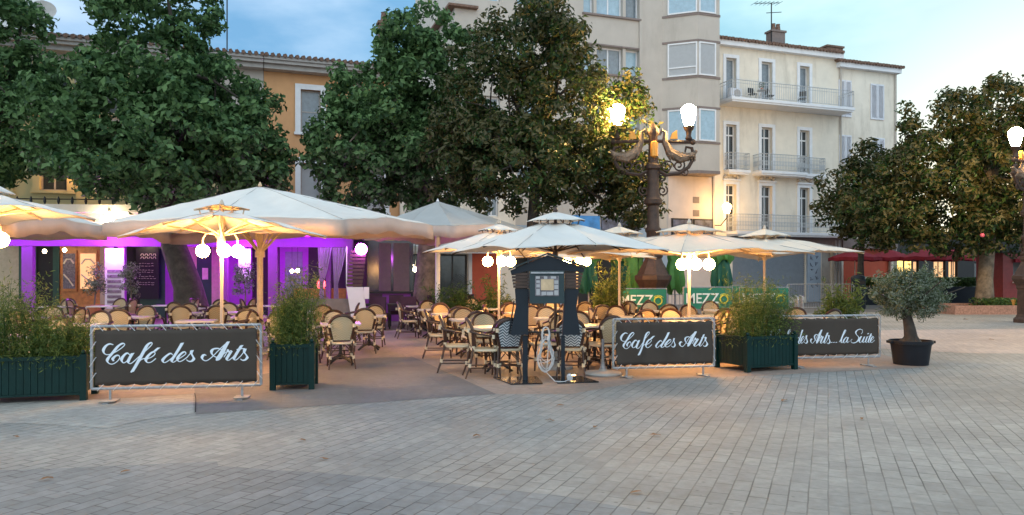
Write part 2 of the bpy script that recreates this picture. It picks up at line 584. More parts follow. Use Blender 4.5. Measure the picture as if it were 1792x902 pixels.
def paving(name, c1, c2, mortar, bw, rh, ang, rough=.75, patch=.25, msize=.006, warm=0.0):
    m = bpy.data.materials.new(name)
    m.use_nodes = True
    N, L = m.node_tree.nodes, m.node_tree.links
    b = N['Principled BSDF']
    t = N.new('ShaderNodeTexCoord')
    mp_ = N.new('ShaderNodeMapping')
    mp_.inputs['Rotation'].default_value = (0, 0, -ang)
    L.new(t.outputs['Object'], mp_.inputs['Vector'])
    # small waviness so the joints are not ruled lines
    wn_ = N.new('ShaderNodeTexNoise'); wn_.inputs['Scale'].default_value = 3.0; wn_.inputs['Detail'].default_value = 3
    L.new(mp_.outputs['Vector'], wn_.inputs['Vector'])
    wv = N.new('ShaderNodeVectorMath'); wv.operation = 'SCALE'; wv.inputs['Scale'].default_value = .016
    L.new(wn_.outputs['Color'], wv.inputs[0])
    wa = N.new('ShaderNodeVectorMath'); wa.operation = 'ADD'
    L.new(mp_.outputs['Vector'], wa.inputs[0]); L.new(wv.outputs['Vector'], wa.inputs[1])
    br = N.new('ShaderNodeTexBrick')
    br.offset = 0.5
    br.inputs['Scale'].default_value = 1.0
    br.inputs['Brick Width'].default_value = bw
    br.inputs['Row Height'].default_value = rh
    br.inputs['Mortar Size'].default_value = msize
    br.inputs['Mortar Smooth'].default_value = .3
    br.inputs['Bias'].default_value = 0.0
    br.inputs['Color1'].default_value = (*c1, 1)
    br.inputs['Color2'].default_value = (*c2, 1)
    br.inputs['Mortar'].default_value = (*mortar, 1)
    L.new(wa.outputs['Vector'], br.inputs['Vector'])
    # mortar depth varies: joints fade where they are filled with sand
    n0 = N.new('ShaderNodeTexNoise'); n0.inputs['Scale'].default_value = .35; n0.inputs['Detail'].default_value = 5; n0.inputs['Roughness'].default_value = .65
    L.new(t.outputs['Object'], n0.inputs['Vector'])
    n2 = N.new('ShaderNodeTexNoise'); n2.inputs['Scale'].default_value = 9.0; n2.inputs['Detail'].default_value = 8; n2.inputs['Roughness'].default_value = .7
    L.new(t.outputs['Object'], n2.inputs['Vector'])
    m1 = N.new('ShaderNodeMapRange'); m1.inputs['From Min'].default_value = .3; m1.inputs['From Max'].default_value = .7
    m1.inputs['To Min'].default_value = 1 - patch; m1.inputs['To Max'].default_value = 1 + patch
    L.new(n0.outputs['Fac'], m1.inputs['Value'])
    m2 = N.new('ShaderNodeMapRange'); m2.inputs['From Min'].default_value = .25; m2.inputs['From Max'].default_value = .75
    m2.inputs['To Min'].default_value = .70; m2.inputs['To Max'].default_value = 1.28
    L.new(n2.outputs['Fac'], m2.inputs['Value'])
    mm = N.new('ShaderNodeMath'); mm.operation = 'MULTIPLY'
    L.new(m1.outputs['Result'], mm.inputs[0]); L.new(m2.outputs['Result'], mm.inputs[1])
    sc = N.new('ShaderNodeVectorMath'); sc.operation = 'SCALE'
    # fill of joints
    fl = N.new('ShaderNodeMixRGB')
    n4 = N.new('ShaderNodeTexNoise'); n4.inputs['Scale'].default_value = .9; n4.inputs['Detail'].default_value = 3
    L.new(t.outputs['Object'], n4.inputs['Vector'])
    m4 = N.new('ShaderNodeMapRange'); m4.inputs['From Min'].default_value = .38; m4.inputs['From Max'].default_value = .62; m4.inputs['To Max'].default_value = .9
    L.new(n4.outputs['Fac'], m4.inputs['Value'])
    mf = N.new('ShaderNodeMath'); mf.operation = 'MULTIPLY'
    L.new(br.outputs['Fac'], mf.inputs[0]); L.new(m4.outputs['Result'], mf.inputs[1])
    L.new(mf.outputs['Value'], fl.inputs['Fac'])
    L.new(br.outputs['Color'], fl.inputs['Color1'])
    fl.inputs['Color2'].default_value = (*[(a + b_) * .42 for a, b_ in zip(c1, c2)], 1)
    # scattered dark spots
    vo = N.new('ShaderNodeTexVoronoi'); vo.inputs['Scale'].default_value = 4.5
    L.new(t.outputs['Object'], vo.inputs['Vector'])
    vr = N.new('ShaderNodeMapRange'); vr.inputs['From Min'].default_value = .05; vr.inputs['From Max'].default_value = .09
    vr.inputs['To Min'].default_value = .62; vr.inputs['To Max'].default_value = 1.0
    L.new(vo.outputs['Distance'], vr.inputs['Value'])
    m5 = N.new('ShaderNodeMath'); m5.operation = 'MULTIPLY'
    L.new(mm.outputs['Value'], m5.inputs[0]); L.new(vr.outputs['Result'], m5.inputs[1])
    L.new(fl.outputs['Color'], sc.inputs[0]); L.new(m5.outputs['Value'], sc.inputs['Scale'])
    L.new(sc.outputs['Vector'], b.inputs['Base Color'])
    rr = N.new('ShaderNodeMapRange'); rr.inputs['To Min'].default_value = rough - .18; rr.inputs['To Max'].default_value = rough + .12
    L.new(n2.outputs['Fac'], rr.inputs['Value'])
    L.new(rr.outputs['Result'], b.inputs['Roughness'])
    inv = N.new('ShaderNodeMath'); inv.operation = 'MULTIPLY_ADD'; inv.inputs[1].default_value = -1.0
    L.new(br.outputs['Fac'], inv.inputs[0]); L.new(n2.outputs['Fac'], inv.inputs[2])
    bp = N.new('ShaderNodeBump'); bp.inputs['Strength'].default_value = .35; bp.inputs['Distance'].default_value = .006
    L.new(inv.outputs['Value'], bp.inputs['Height'])
    L.new(bp.outputs['Normal'], b.inputs['Normal'])
    return m
PAV_ANG = math.radians(67)
M['pavers'] = paving('pavers', (.292, .280, .258), (.238, .230, .216), (.080, .078, .073), .27, .135, PAV_ANG)
M['pavers_dark'] = paving('pavers_dark', (.218, .222, .222), (.172, .178, .180), (.055, .052, .052), .27, .135, PAV_ANG)
M['terrace'] = paving('terrace', (.31, .235, .195), (.25, .195, .165), (.19, .15, .13), 1.2, 1.2, math.radians(15), patch=.2, msize=.004)
M['asphalt_patch'] = paving('asphalt_patch', (.175, .155, .148), (.150, .134, .130), (.150, .132, .130), .9, .9, .3, patch=.22, msize=.002)
M['pale_patch'] = paving('pale_patch', (.37, .345, .31), (.31, .29, .265), (.20, .18, .17), .27, .135, PAV_ANG, patch=.22, msize=.004)
M['warm_light_pavers'] = paving('warm_light_pavers', (.44, .34, .29), (.36, .29, .26), (.24, .19, .17), .27, .135, PAV_ANG, patch=.22, msize=.004)  # pavers with the warm sky light put into their colour
M['road'] = paving('road', (.16, .15, .145), (.14, .132, .13), (.12, .11, .11), 2.0, 2.0, .2, patch=.2, msize=.004)

# ------------------------------------------------------------------ ground
def sheet(name, poly, z, m):
    b = MB()
    b.add([(x, y, z) for x, y in poly], [tuple(range(len(poly)))])
    o = b.build(name, m)
    o['kind'] = 'structure'
    # make it face up
    if o.data.polygons[0].normal.z < 0:
        o.data.flip_normals()
    return o
sheet('ground', [(-200, -30), (200, -30), (200, 400), (-200, 400)], 0, M['pavers'])
sheet('terrace_floor', [(-16, 9.45), G(175, 700), G(330, 690), G(560, 668), G(720, 624), G(868, 690), G(1000, 690), (2.2, 11.6), (4.2, 12.1), (7.4, 13.2), (8.6, 24), (6, 29), (-16, 29)], .0015, M['terrace'])
sheet('asphalt_patch', [G(340, 674), G(342, 726), G(480, 716), G(640, 706), G(868, 690), G(722, 625), G(640, 627), G(556, 640)], .003, M['asphalt_patch'])
sheet('worn_paving', [G(-60, 716), G(160, 700), G(338, 692), G(339, 724), G(250, 735), G(190, 750), G(60, 742), G(-60, 738)], .003, M['pale_patch'])
sheet('dark_paving', [G(-400, 830), G(60, 822), G(380, 808), G(382, 816), G(700, 838), G(980, 868), G(1180, 905), G(1300, 960), G(700, 1200), G(-700, 1200)], .0015, M['pavers_dark'])
sheet('warm_light_sheet', [(7.6, 17.2), (9.5, 15.6), (14.5, 15.2), (30, 15.8), (30, 21), (16, 23), (9, 22)], .0015, M['warm_light_pavers'])  # warm sky light on the ground, coloured in as a sheet
sheet('road', [(-60, 29.5), (9, 29.5), (14, 33.5), (80, 40), (80, 90), (-60, 90)], .004, M['road'])
dg = MB().tube([(*G(341, 690), .012), (*G(343, 700), .012), (*G(342, 712), .012), (*G(342, 722), .010)], .006, 5)
o = dg.build('ground_crack', M['black']); o['kind'] = 'structure'
# ------------------------------------------------------------------ buildings
FA = math.atan(.346)
class Facade:
    """a building whose front runs along local x; -y points to the square"""
    def __init__(s, ox, oy, ang=FA):
        s.ox, s.oy, s.ang = ox, oy, ang
        s.dx, s.dy = math.cos(ang), math.sin(ang)
    def u(s, px):
        r = (px - CX) / F
        return (r * s.oy - s.ox) / (s.dx - r * s.dy)
    def Y(s, u):
        return s.oy + u * s.dy
    def v(s, px, py):
        return PZ(py, s.Y(s.u(px)))
    def wall(s, name, parent, m, u0, u1, v0, v1, holes, depth=9.0, rev=.22, y=0.0, top=True):
        us = sorted({u0, u1, *[h[0] for h in holes], *[h[1] for h in holes]})
        vs = sorted({v0, v1, *[h[2] for h in holes], *[h[3] for h in holes]})
        us = [a for a in us if u0 <= a <= u1]; vs = [a for a in vs if v0 <= a <= v1]
        b = MB()
        for i in range(len(us) - 1):
            for j in range(len(vs) - 1):
                uc, vc = (us[i] + us[i + 1]) / 2, (vs[j] + vs[j + 1]) / 2
                if any(h[0] < uc < h[1] and h[2] < vc < h[3] for h in holes):
                    continue
                b.add([(us[i], y, vs[j]), (us[i + 1], y, vs[j]), (us[i + 1], y, vs[j + 1]), (us[i], y, vs[j + 1])], [(0, 1, 2, 3)])
        for a, c, d, e_ in holes:
            b.add([(a, y, d), (c, y, d), (c, y, e_), (a, y, e_), (a, y + rev, d), (c, y + rev, d), (c, y + rev, e_), (a, y + rev, e_)],
                  [(0, 4, 5, 1), (1, 5, 6, 2), (2, 6, 7, 3), (3, 7, 4, 0)])
        b.add([(u0, y, v0), (u1, y, v0), (u1, y, v1), (u0, y, v1), (u0, depth, v0), (u1, depth, v0), (u1, depth, v1), (u0, depth, v1)],
              [(4, 0, 3, 7), (1, 5, 6, 2), (5, 4, 7, 6)] + ([(3, 2, 6, 7)] if top else []))
        return b.build(name, m, parent)

def window(parent, u0, u1, v0, v1, pane, rev=.22, y=0.0, bars=(1, 0), fm=None, fw=.07, name='window', transom=None):
    fm = fm or M['white_trim']
    f = MB()
    yy = y + rev - .07
    f.bb(u0, u0 + fw, yy, yy + .06, v0, v1); f.bb(u1 - fw, u1, yy, yy + .06, v0, v1)
    f.bb(u0 + fw, u1 - fw, yy, yy + .06, v0, v0 + fw); f.bb(u0 + fw, u1 - fw, yy, yy + .06, v1 - fw, v1)
    for i in range(bars[0]):
        c = u0 + (u1 - u0) * (i + 1) / (bars[0] + 1)
        f.bb(c - fw * .45, c + fw * .45, yy + .004, yy + .055, v0 + fw, v1 - fw)
    for i in range(bars[1]):
        c = v0 + (v1 - v0) * (i + 1) / (bars[1] + 1)
        f.bb(u0 + fw, u1 - fw, yy + .01, yy + .05, c - .025, c + .025)
    if transom:
        c = v0 + (v1 - v0) * transom
        f.bb(u0 + fw, u1 - fw, yy + .002, yy + .058, c - .04, c + .04)
    w = f.build(name, fm, parent)
    g = MB()
    g.bb(u0 + .01, u1 - .01, yy + .03, yy + .045, v0 + .01, v1 - .01)
    g.build('pane', pane, w)
    return w

def surround(b, u0, u1, v0, v1, w=.14, y=0.0, p=.05, sill=True):
    b.bb(u0 - w, u0, y - p, y + .01, v0, v1 + w); b.bb(u1, u1 + w, y - p, y + .01, v0, v1 + w)
    b.bb(u0, u1, y - p, y + .01, v1, v1 + w)
    if sill:
        b.bb(u0 - w - .05, u1 + w + .05, y - p - .06, y + .01, v0 - .12, v0 - .002)

def railing(u0, u1, y0, y1, z0, h, step=.11, ornament=True, sides=True):
    b = MB()
    segs = [((u0, y0), (u1, y0))]
    if sides:
        segs += [((u0, y0 + .02), (u0, y1)), ((u1, y0 + .02), (u1, y1))]
    for (xa, ya), (xb, yb) in segs:
        L_ = math.hypot(xb - xa, yb - ya)
        b.tube([(xa, ya, z0 + h), (xb, yb, z0 + h)], .022, 4)
        b.tube([(xa, ya, z0 + .08), (xb, yb, z0 + .08)], .015, 4)
        b.tube([(xa, ya, z0 + h * .82), (xb, yb, z0 + h * .82)], .012, 4)
        n = max(2, int(L_ / step))
        for i in range(n + 1):
            t = i / n
            x, y = xa + (xb - xa) * t, ya + (yb - ya) * t
            b.tube([(x, y, z0 + .08), (x, y, z0 + h)], .014, 3, caps=False)
            if ornament and i < n:
                xm, ym = xa + (xb - xa) * (t + .5 / n), ya + (yb - ya) * (t + .5 / n)
                dx_, dy_ = (xb - xa) / L_, (yb - ya) / L_
                ring = [(xm + dx_ * .045 * math.cos(q), ym + dy_ * .045 * math.cos(q), z0 + h * .45 + .16 * math.sin(q)) for q in [k * math.pi / 3 for k in range(7)]]
                b.tube(ring, .013, 3, caps=False)
    return b

def balcony(parent, u0, u1, v, d, h, name='balcony', slab_m=None, orn=True, step=.11):
    s = MB()
    s.bb(u0, u1, -d, 0.0, v - .16, v)
    s.bb(u0 + .06, u1 - .06, -d + .06, 0.0, v - .26, v - .161)
    o = s.build(name, slab_m or M['white_trim'], parent)
    railing(u0 + .05, u1 - .05, -d + .05, 0, v, h, ornament=orn, step=step).build('railing', M['iron_white'], o)
    return o

# --- tall grey-beige block with the projecting bay
T = Facade(-3.0, 38.8)
Tu1 = T.u(1249.5)
tall = thing('apartment_building', 'tall grey beige apartment block with projecting window bay behind the street lantern', 'building', (T.ox, T.oy, 0), FA)
zt = 23.0
bands = [(T.v(1070, 28), T.v(1070, -24)), (T.v(1070, 130), T.v(1070, 83)), (T.v(1070, 232), T.v(1070, 186)), (T.v(1070, 335), T.v(1070, 288))]
holes = []
win_specs = []
for (b0, b1) in bands:
    for (a, c) in ((1021, 1039), (1044, 1090), (1095, 1119)):
        h = (T.u(a), T.u(c), b0, b1)
        holes.append(h); win_specs.append((h, 1 if c - a > 30 else 0))
    for (a, c) in ((905, 935), (842, 875)):
        h = (T.u(a), T.u(c), b0, b1)
        holes.append(h); win_specs.append((h, 1))
sq = [(T.u(1212), T.u(1223), T.v(1217, 356), T.v(1217, 345)), (T.u(1212), T.u(1223), T.v(1217, 379), T.v(1217, 368))]
T.wall('wall', tall, M['plaster_grey'], 0, Tu1, 4.4, zt, holes, 10, rev=.36)
for k, (h, nb) in enumerate(win_specs):
    window(tall, *h, M['glass_curtain'] if k % 4 != 2 else M['glass_mid'], bars=(nb, 0), fw=.09, rev=.34)
for (b0, b1) in bands:
    for z0_, z1_, d_ in ((b0 - .12, b0 - .01, .12), (b1 + .01, b1 + .10, .08)):
        tr = MB(); tr.bb(T.u(1019), T.u(1121), -d_, -.002, z0_, z1_); tr.build('window_ledge', M['sill_brown'], tall)
pier = MB()
pier.bb(T.u(1118), T.u(1123.5), -.10, -.003, 4.6, zt)
pier.build('pilaster', M['plaster_grey'], tall)
# bay
bu0, bu3 = T.u(1160), T.u(1240)
bw_ = bu3 - bu0
zb = T.v(1200, 303)
poly = [(bu0, 0.0), (bu0 + bw_ * .50, -1.25), (bu3 - .10, -1.25), (bu3, -.35), (bu3, 0.0)]
bay = MB().prism(poly, zb, zt).build('window_bay', M['plaster_grey'], tall)
bl = MB()
sills = [(32, 90 - 57), (141, 84), (252, 197), (-70, -128)]
def off(pl, d):
    c = Vector((sum(p[0] for p in pl) / len(pl), sum(p[1] for p in pl) / len(pl)))
    return [((p[0] - c.x) * (1 + d) + c.x, (p[1] - c.y) * (1 + d * 2.2) + c.y if p[1] < -.01 else p[1]) for p in pl]
for (lo, hi) in ((34, -20), (141, 84), (253, 198)):
    z0, z1 = T.v(1200, lo), T.v(1200, hi)
    MB().prism(off(poly, .03), z0 - .14, z0 - .02).build('bay_ledge', M['sill_brown'], tall)
    MB().prism(off(poly, .03), z1 + .02, z1 + .14).build('bay_ledge', M['sill_brown'], tall)
MB().prism(off(poly, .02), zb - .18, zb - .002).build('bay_ledge', M['sill_brown'], tall)
fac = [(Vector((poly[0][0], poly[0][1])), Vector((poly[1][0], poly[1][1]))), (Vector((poly[1][0], poly[1][1])), Vector((poly[2][0], poly[2][1])))]
for wi, (lo, hi) in enumerate(((34, -20), (141, 84), (253, 198))):
    z0, z1 = T.v(1200, lo), T.v(1200, hi)
    for fi, (a, b_) in enumerate(fac):
        d_ = (b_ - a); L_ = d_.length; d_.normalize(); n_ = Vector((d_.y, -d_.x))
        rz = math.atan2(d_.y, d_.x)
        fr = MB(); gl = MB()
        def P(t, o_): 
            q = a + d_ * t + n_ * o_
            return q.x, q.y
        m0, m1 = (.28, L_ - .04) if fi == 0 else (.04, L_ - .28)
        for (t0, t1, y0_, y1_) in ((m0, m0 + .08, z0, z1), (m1 - .08, m1, z0, z1), (m0 + .08, m1 - .08, z0, z0 + .08), (m0 + .08, m1 - .08, z1 - .08, z1)):
            x, y = P((t0 + t1) / 2, .03)
            fr.box((x, y, (y0_ + y1_) / 2), (t1 - t0, .09, y1_ - y0_), rz)
        if wi == 1 and fi == 0:
            x, y = P((m0 + m1) / 2, .03); fr.box((x, y, z0 + (z1 - z0) * .26), (m1 - m0 - .16, .085, .07), rz)
        w = fr.build('bay_window', M['white_trim'], tall)
        x, y = P((m0 + m1) / 2, .012)
        gl.box((x, y, (z0 + z1) / 2), (m1 - m0 - .02, .03, z1 - z0 - .02), rz)
        gl.build('pane', M['glass_curtain'] if wi != 1 else M['roller'], w)
# ground floor under the bay
lw = MB()
T2 = T
T.wall('lower_wall', tall, M['plaster_pink'], T.u(1169), Tu1 - .02, 0, 4.398, [], 9.9, y=.002)
up = MB(); up.bb(T.u(1169), Tu1 - .02, -.03, -.003, 4.3, zb - .2)
up.build('upper_panel', M['plaster_pink'], tall)
for h in sq:
    sqb = MB(); sqb.bb(h[0], h[1], -.05, -.032, h[2], h[3]); sqb.build('square_vent', M['sill_brown'], tall)
T.wall('shopfront_wall', tall, M['blue_grey'], 0, T.u(1169) - .02, 0, 4.398, [(T.u(985), T.u(1112), 0.0, 3.55), (T.u(880), T.u(930), .0, 3.1)], 9.9, rev=.6, y=.002)
df = MB(); df.bb(T.u(975), T.u(1115), .61, .66, 0, 3.7); df.bb(T.u(872), T.u(940), .61, .66, 0, 3.3)
df.build('shop_window', M['black'], tall)  # shade of the shop interior put in as flat black
dl = MB(); dl.bb(T.u(1249.5) - .16, T.u(1249.5) - .06, -.16, -.05, 0, zt)
dl.build('drainpipe', M['plaster_grey'], tall)
fs = MB(); fs.bb(T.u(1000), T.u(1048), -.14, -.02, 4.0, T.v(1020, 378)); fs.build('blue_fascia', M['poster_blue'], tall)
fs = MB(); fs.bb(T.u(1052), T.u(1116), -.12, -.02, 4.0, T.v(1080, 380)); fs.build('dark_fascia', M['poster_dark'], tall)
# roof tiles at the left corner, seen at the frame edge
ro = MB(); ro.bb(-.4, 1.2, -.35, 10, T.v(796, 14), T.v(796, 10)); ro.build('corner_cornice', M['tile'], tall)
bo = thing('poster_board', 'pair of framed posters on the pink wall under the bay', 'billboard', (0, 0, 0))
bo.location = (T.ox, T.oy, 0); bo.rotation_euler = (0, 0, FA)
for (a, c) in ((1174, 1210), (1212, 1246)):
    z0, z1 = T.v(1200, 412), T.v(1200, 383)
    f = MB(); f.bb(T.u(a), T.u(c), -.12, -.04, z0, z1)
    f = f.build('frame', M['black'], bo)
    q = MB(); q.bb(T.u(a) + .08, T.u(c) - .08, -.135, -.125, z0 + .08, z1 - .08)
    q.build('poster', M['poster_dark'], f)

# --- cream building with three floors of balconies
Bx, By = T.ox + Tu1 * T.dx, T.oy + Tu1 * T.dy
B = Facade(Bx, By)
Bu1 = B.u(1467)
cream = thing('apartment_building', 'cream four storey house with three white iron balconies', 'building', (Bx, By, 0), FA)
ztop = B.v(1350, 90)
zf = [B.v(1350, 186), B.v(1350, 303), B.v(1350, 408)]      # slab tops: top, middle, low
cols = ((1270, 1288), (1332, 1351), (1399, 1416))
holes = []; specs = []
for (a, c) in cols:
    for r, (zs, hgt) in enumerate(((zf[0], 2.65), (zf[1], 2.75), (zf[2], 2.85))):
        h = (B.u(a), B.u(c), zs + .02, zs + hgt)
        holes.append(h); specs.append((h, r))
g1 = (B.u(1282), B.u(1409), .35, B.v(1340, 437))
g2 = (B.u(1438), B.u(1456), .05, 3.2)
wl_ = B.wall('wall', cream, M['plaster_cream'], 0, Bu1, 0, ztop, holes + [g1, g2], 9)
tr = MB()
for h, r in specs:
    window(cream, *h, M['glass_mid'] if r == 0 else M['glass_dark'], bars=(1 if r else 0, 0), fw=.065, transom=.78 if r else None, name='french_window', rev=.3)
    tr = MB(); surround(tr, *h, w=.2, sill=False, p=.06)
    if r == 2:
        um = (h[0] + h[1]) / 2
        tr.bb(h[0] - .25, h[1] + .25, -.16, .01, h[3] + .202, h[3] + .30)
    tr.build('window_surround', M['white_trim'], cream)
for h, r in specs:
    if r == 2:
        orn = MB()
        um = (h[0] + h[1]) / 2
        for k in range(5):
            orn.sphere((um + (k - 2) * .22, -.08, h[3] + .42 + .10 * (2 - abs(k - 2))), .13, 8, 5)
        orn.build('carved_crest', M['plaster_grey'], cream)
rs = MB(); rs.bb(g1[0] + .02, g1[1] - .02, .10, .14, g1[2], g1[3])
for k in range(int((g1[3] - g1[2]) / .12)):
    rs.bb(g1[0] + .02, g1[1] - .02, .06, .099, g1[2] + k * .12, g1[2] + k * .12 + .075)
rs.bb(g1[0] + 3.9, g1[0] + 4.1, .03, .055, 1.55, 1.75)
rs.build('roller_shutter', M['shutter_grey'], cream)
pl = MB(); pl.bb(B.u(1411), B.u(1434), -.12, -.003, .05, g1[3] - .05)
plo = pl.build('pilaster', M['blue_grey'], cream)
gr = MB()
rnd = random.Random(5)
for c0, n in ((B.u(1416), 6), (B.u(1425), 6)):
    for k in range(n):
        z = 3.2 - k * .42
        pts = [(c0 + rnd.uniform(-.04, .22), -.128, z + rnd.uniform(-.16, .16)) for _ in range(5)]
        gr.tube(pts, .018, 4)
gr.build('graffiti', M['poster_dark'], plo)
dd = MB(); dd.bb(g2[0], g2[1], .15, .19, g2[2], g2[3]); dd.build('door', M['concrete'], cream)
colm = MB()
for a in (1458, 1464):
    u_ = B.u(a); colm.tube([(u_, -.18, 0), (u_, -.18, 3.9)], .09, 8)
colm.build('column', M['frame_grey'], cream)
balcony(cream, B.u(1257), B.u(1468), zf[0], 1.35, 1.0, orn=False, step=.13)
balcony(cream, B.u(1266), B.u(1304), zf[1], .55, 1.0)
balcony(cream, B.u(1317), B.u(1397), zf[1], .85, 1.0)
balcony(cream, B.u(1400), B.u(1436), zf[1], .5, 1.0)
balcony(cream, B.u(1271), B.u(1474), zf[2], 1.05, 1.0)
fb = MB(); fb.bb(B.u(1278), B.u(1468), -.20, -.01, g1[3] + .05, zf[2] - .27); fb.build('fascia', M['sill_brown'], cream)
def roof_edge(name, f, u0, u1, z, parent, seed=0):
    b = MB()
    b.bb(u0 - .15, u1 + .12, -.35, 0.3, z - .30, z)
    o_ = b.build('cornice', M['white_trim'], parent)
    r = MB()
    rd = random.Random(seed)
    # sloping tile sheet with rounded tile rows
    k = 0; x = u0 - .2
    while x < u1 + .15:
        zz = z + .03 + rd.uniform(-.01, .015)
        r.tube([(x, -.5 + rd.uniform(-.03, .03), zz + .02), (x, 4.2, zz + 1.15)], .11, 6)
        x += .24
    r.add([(u0 - .2, -.42, z + .02), (u1 + .15, -.42, z + .02), (u1 + .15, 4.4, z + 1.2), (u0 - .2, 4.4, z + 1.2)], [(0, 1, 2, 3)])
    r.add([(u0 - .2, 9, z + .02), (u1 + .15, 9, z + .02), (u1 + .15, 4.4, z + 1.2), (u0 - .2, 4.4, z + 1.2)], [(3, 2, 1, 0)])
    return r.build(name, M['tile'], parent)
rf = roof_edge('roof', B, 0, Bu1, ztop + .25, cream)
def chimney(parent, u, y, z0, z1, w=.9, d=.6, pots=2, m=None):
    b = MB(); b.bb(u - w / 2, u + w / 2, y - d / 2, y + d / 2, z0, z1)
    b.bb(u - w / 2 - .07, u + w / 2 + .07, y - d / 2 - .07, y + d / 2 + .07, z1, z1 + .12)
    o_ = b.build('chimney', m or M['sill_brown'], parent)
    p = MB()
    for k in range(pots):
        p.lathe([(.17, 0), (.12, .42), (.15, .46)], (u + (k - (pots - 1) / 2) * .36, y, z1 + .13), 8)
    p.build('chimney_pot', M['tile'], o_)
chimney(rf, B.u(1391), 1.8, ztop + .3, PZ(60, 47.7), w=1.0)
an = thing('television_antenna', 'thin television antenna on the cream house roof', 'antenna', (Bx + B.u(1366) * B.dx, By + B.u(1374) * B.dy + 1.5, ztop + .3), 0.3)
an.scale = (1.25, 1.25, 1.15)
p = MB(); p.tube([(0, 0, 0), (0, 0, 2.9)], .03, 5); p.build('mast', M['iron_dark'], an)
p = MB(); p.tube([(-1.0, 0, 2.75), (.5, 0, 2.95)], .02, 4)
for k in range(7):
    x = -1.0 + k * .24
    p.tube([(x, -.3, 2.76 + k * .025), (x, .3, 2.76 + k * .025)], .012, 4)
p.build('boom', M['iron_dark'], an)
p = MB(); p.tube([(-.3, 0, 2.3), (.6, 0, 2.45)], .02, 4); p.build('lower_boom', M['iron_dark'], an)
# terrace things
def at_facade(f, u, y, z):
    return (f.ox + u * f.dx - y * f.dy, f.oy + u * f.dy + y * f.dx, z)
ac = thing('air_conditioner', 'white air conditioning unit at the left end of the top balcony', 'air conditioner', at_facade(B, B.u(1276), -.55, zf[0]), FA)
p = MB(); p.bb(-.4, .4, -.15, .15, .08, .68); p.build('casing', M['shutter_white'], ac)
p = MB(); p.lathe([(.24, 0), (.22, .02)], (0, 0, 0), 16); o = p.build('fan_grille', M['frame_grey'], ac); o.rotation_euler = (math.radians(90), 0, 0); o.location = (.08, -.152, .38)
bt = thing('balcony_table', 'small round metal table in the middle of the top balcony', 'table', at_facade(B, B.u(1322), -.6, zf[0]), 0)
p = MB(); p.lathe([(.30, 0), (.30, .02)], (0, 0, .70), 16); p.build('tabletop', M['frame_grey'], bt)
for k in range(3):
    q = 2 * math.pi * k / 3
    p = MB(); p.tube([(.05 * math.cos(q), .05 * math.sin(q), .7), (.25 * math.cos(q), .25 * math.sin(q), 0)], .015, 5); p.build('leg', M['frame_grey'], bt)
pp = thing('potted_plant', 'spiky dark plant in a pot on the balcony table', 'plant', at_facade(B, B.u(1322), -.6, zf[0] + .72), 0)
p = MB(); p.lathe([(.07, 0), (.10, .14)], (0, 0, 0), 10); p.build('pot', M['terracotta'], pp)
leaf_cloud('foliage', [(0, 0, .32)], 60, .22, .16, M['leaf_hedge'], pp, 3, aspect=.2)
for i, (px, lab) in enumerate(((1306, 'folding balcony chair left of the round metal table'), (1336, 'folding balcony chair right of the round metal table'), (1392, 'dark folding chair by the right balcony door'))):
    c = thing('folding_chair', lab, 'chair', at_facade(B, B.u(px), -.6, zf[0]), FA + i * 1.3, 'chairs on the top balcony')
    p = MB(); p.bb(-.2, .2, -.2, .2, .42, .45); p.build('seat', M['iron_dark'], c)
    p = MB(); p.bb(-.2, .2, .18, .21, .55, .85); p.build('backrest', M['iron_dark'], c)
    for sx in (-.19, .19):
        p = MB(); p.tube([(sx, -.2, 0), (sx, .2, .86)], .012, 4); p.build('leg', M['iron_dark'], c)
        p = MB(); p.tube([(sx, .22, 0), (sx, -.18, .44)], .012, 4); p.build('leg', M['iron_dark'], c)

# --- right cream house with white louvred shutters
Cx, Cy = Bx + Bu1 * B.dx, By + Bu1 * B.dy
Cf = Facade(Cx, Cy)
Cu1 = Cf.u(1568)
house = thing('shuttered_house', 'cream house with closed white louvred shutters right of the balconies', 'building', (Cx, Cy, 0), FA)
zc = Cf.v(1515, 122)
sh = []
for (a, c, t, b_) in ((1467, 1489, 141, 205), (1523, 1546, 148, 210), (1468, 1489, 237, 287), (1526, 1547, 242, 289), (1469, 1490, 326, 375), (1527, 1547, 330, 375)):
    sh.append((Cf.u(a), Cf.u(c), Cf.v((a + c) / 2, b_), Cf.v((a + c) / 2, t)))
Cf.wall('wall', house, M['plaster_cream2'], .005, Cu1, 0, zc, [(s_[0] + .1, s_[1] - .1, s_[2] + .1, s_[3] - .1) for s_ in sh] + [(Cf.u(1476), Cf.u(1560), .0, 3.4)], 9)
for k, s_ in enumerate(sh):
    for side in (0, 1):
        um = (s_[0] + s_[1]) / 2
        a, c = (s_[0], um - .012) if side == 0 else (um + .012, s_[1])
        b_ = MB(); w_ = .07
        b_.bb(a, a + w_, -.07, -.01, s_[2], s_[3]); b_.bb(c - w_, c, -.07, -.01, s_[2], s_[3])
        b_.bb(a + w_, c - w_, -.07, -.01, s_[2], s_[2] + .1); b_.bb(a + w_, c - w_, -.07, -.01, s_[3] - .1, s_[3])
        zz = s_[2] + .12
        while zz < s_[3] - .12:
            b_.box(((a + c) / 2, -.04, zz), (c - a - 2 * w_, .05, .02), 0, Matrix.Rotation(math.radians(35), 3, 'X'))
            zz += .06
        b_.bb(a + .01, c - .01, -.012, -.004, s_[2] + .01, s_[3] - .01)
        b_.build('shutter', M['shutter_white'], house)
roof_edge('roof', Cf, 0, Cu1, zc + .2, house, 4)
chimney(house, Cf.u(1500), 2.2, zc + .3, PZ(97, 51), w=1.3, pots=0, m=M['tile'])
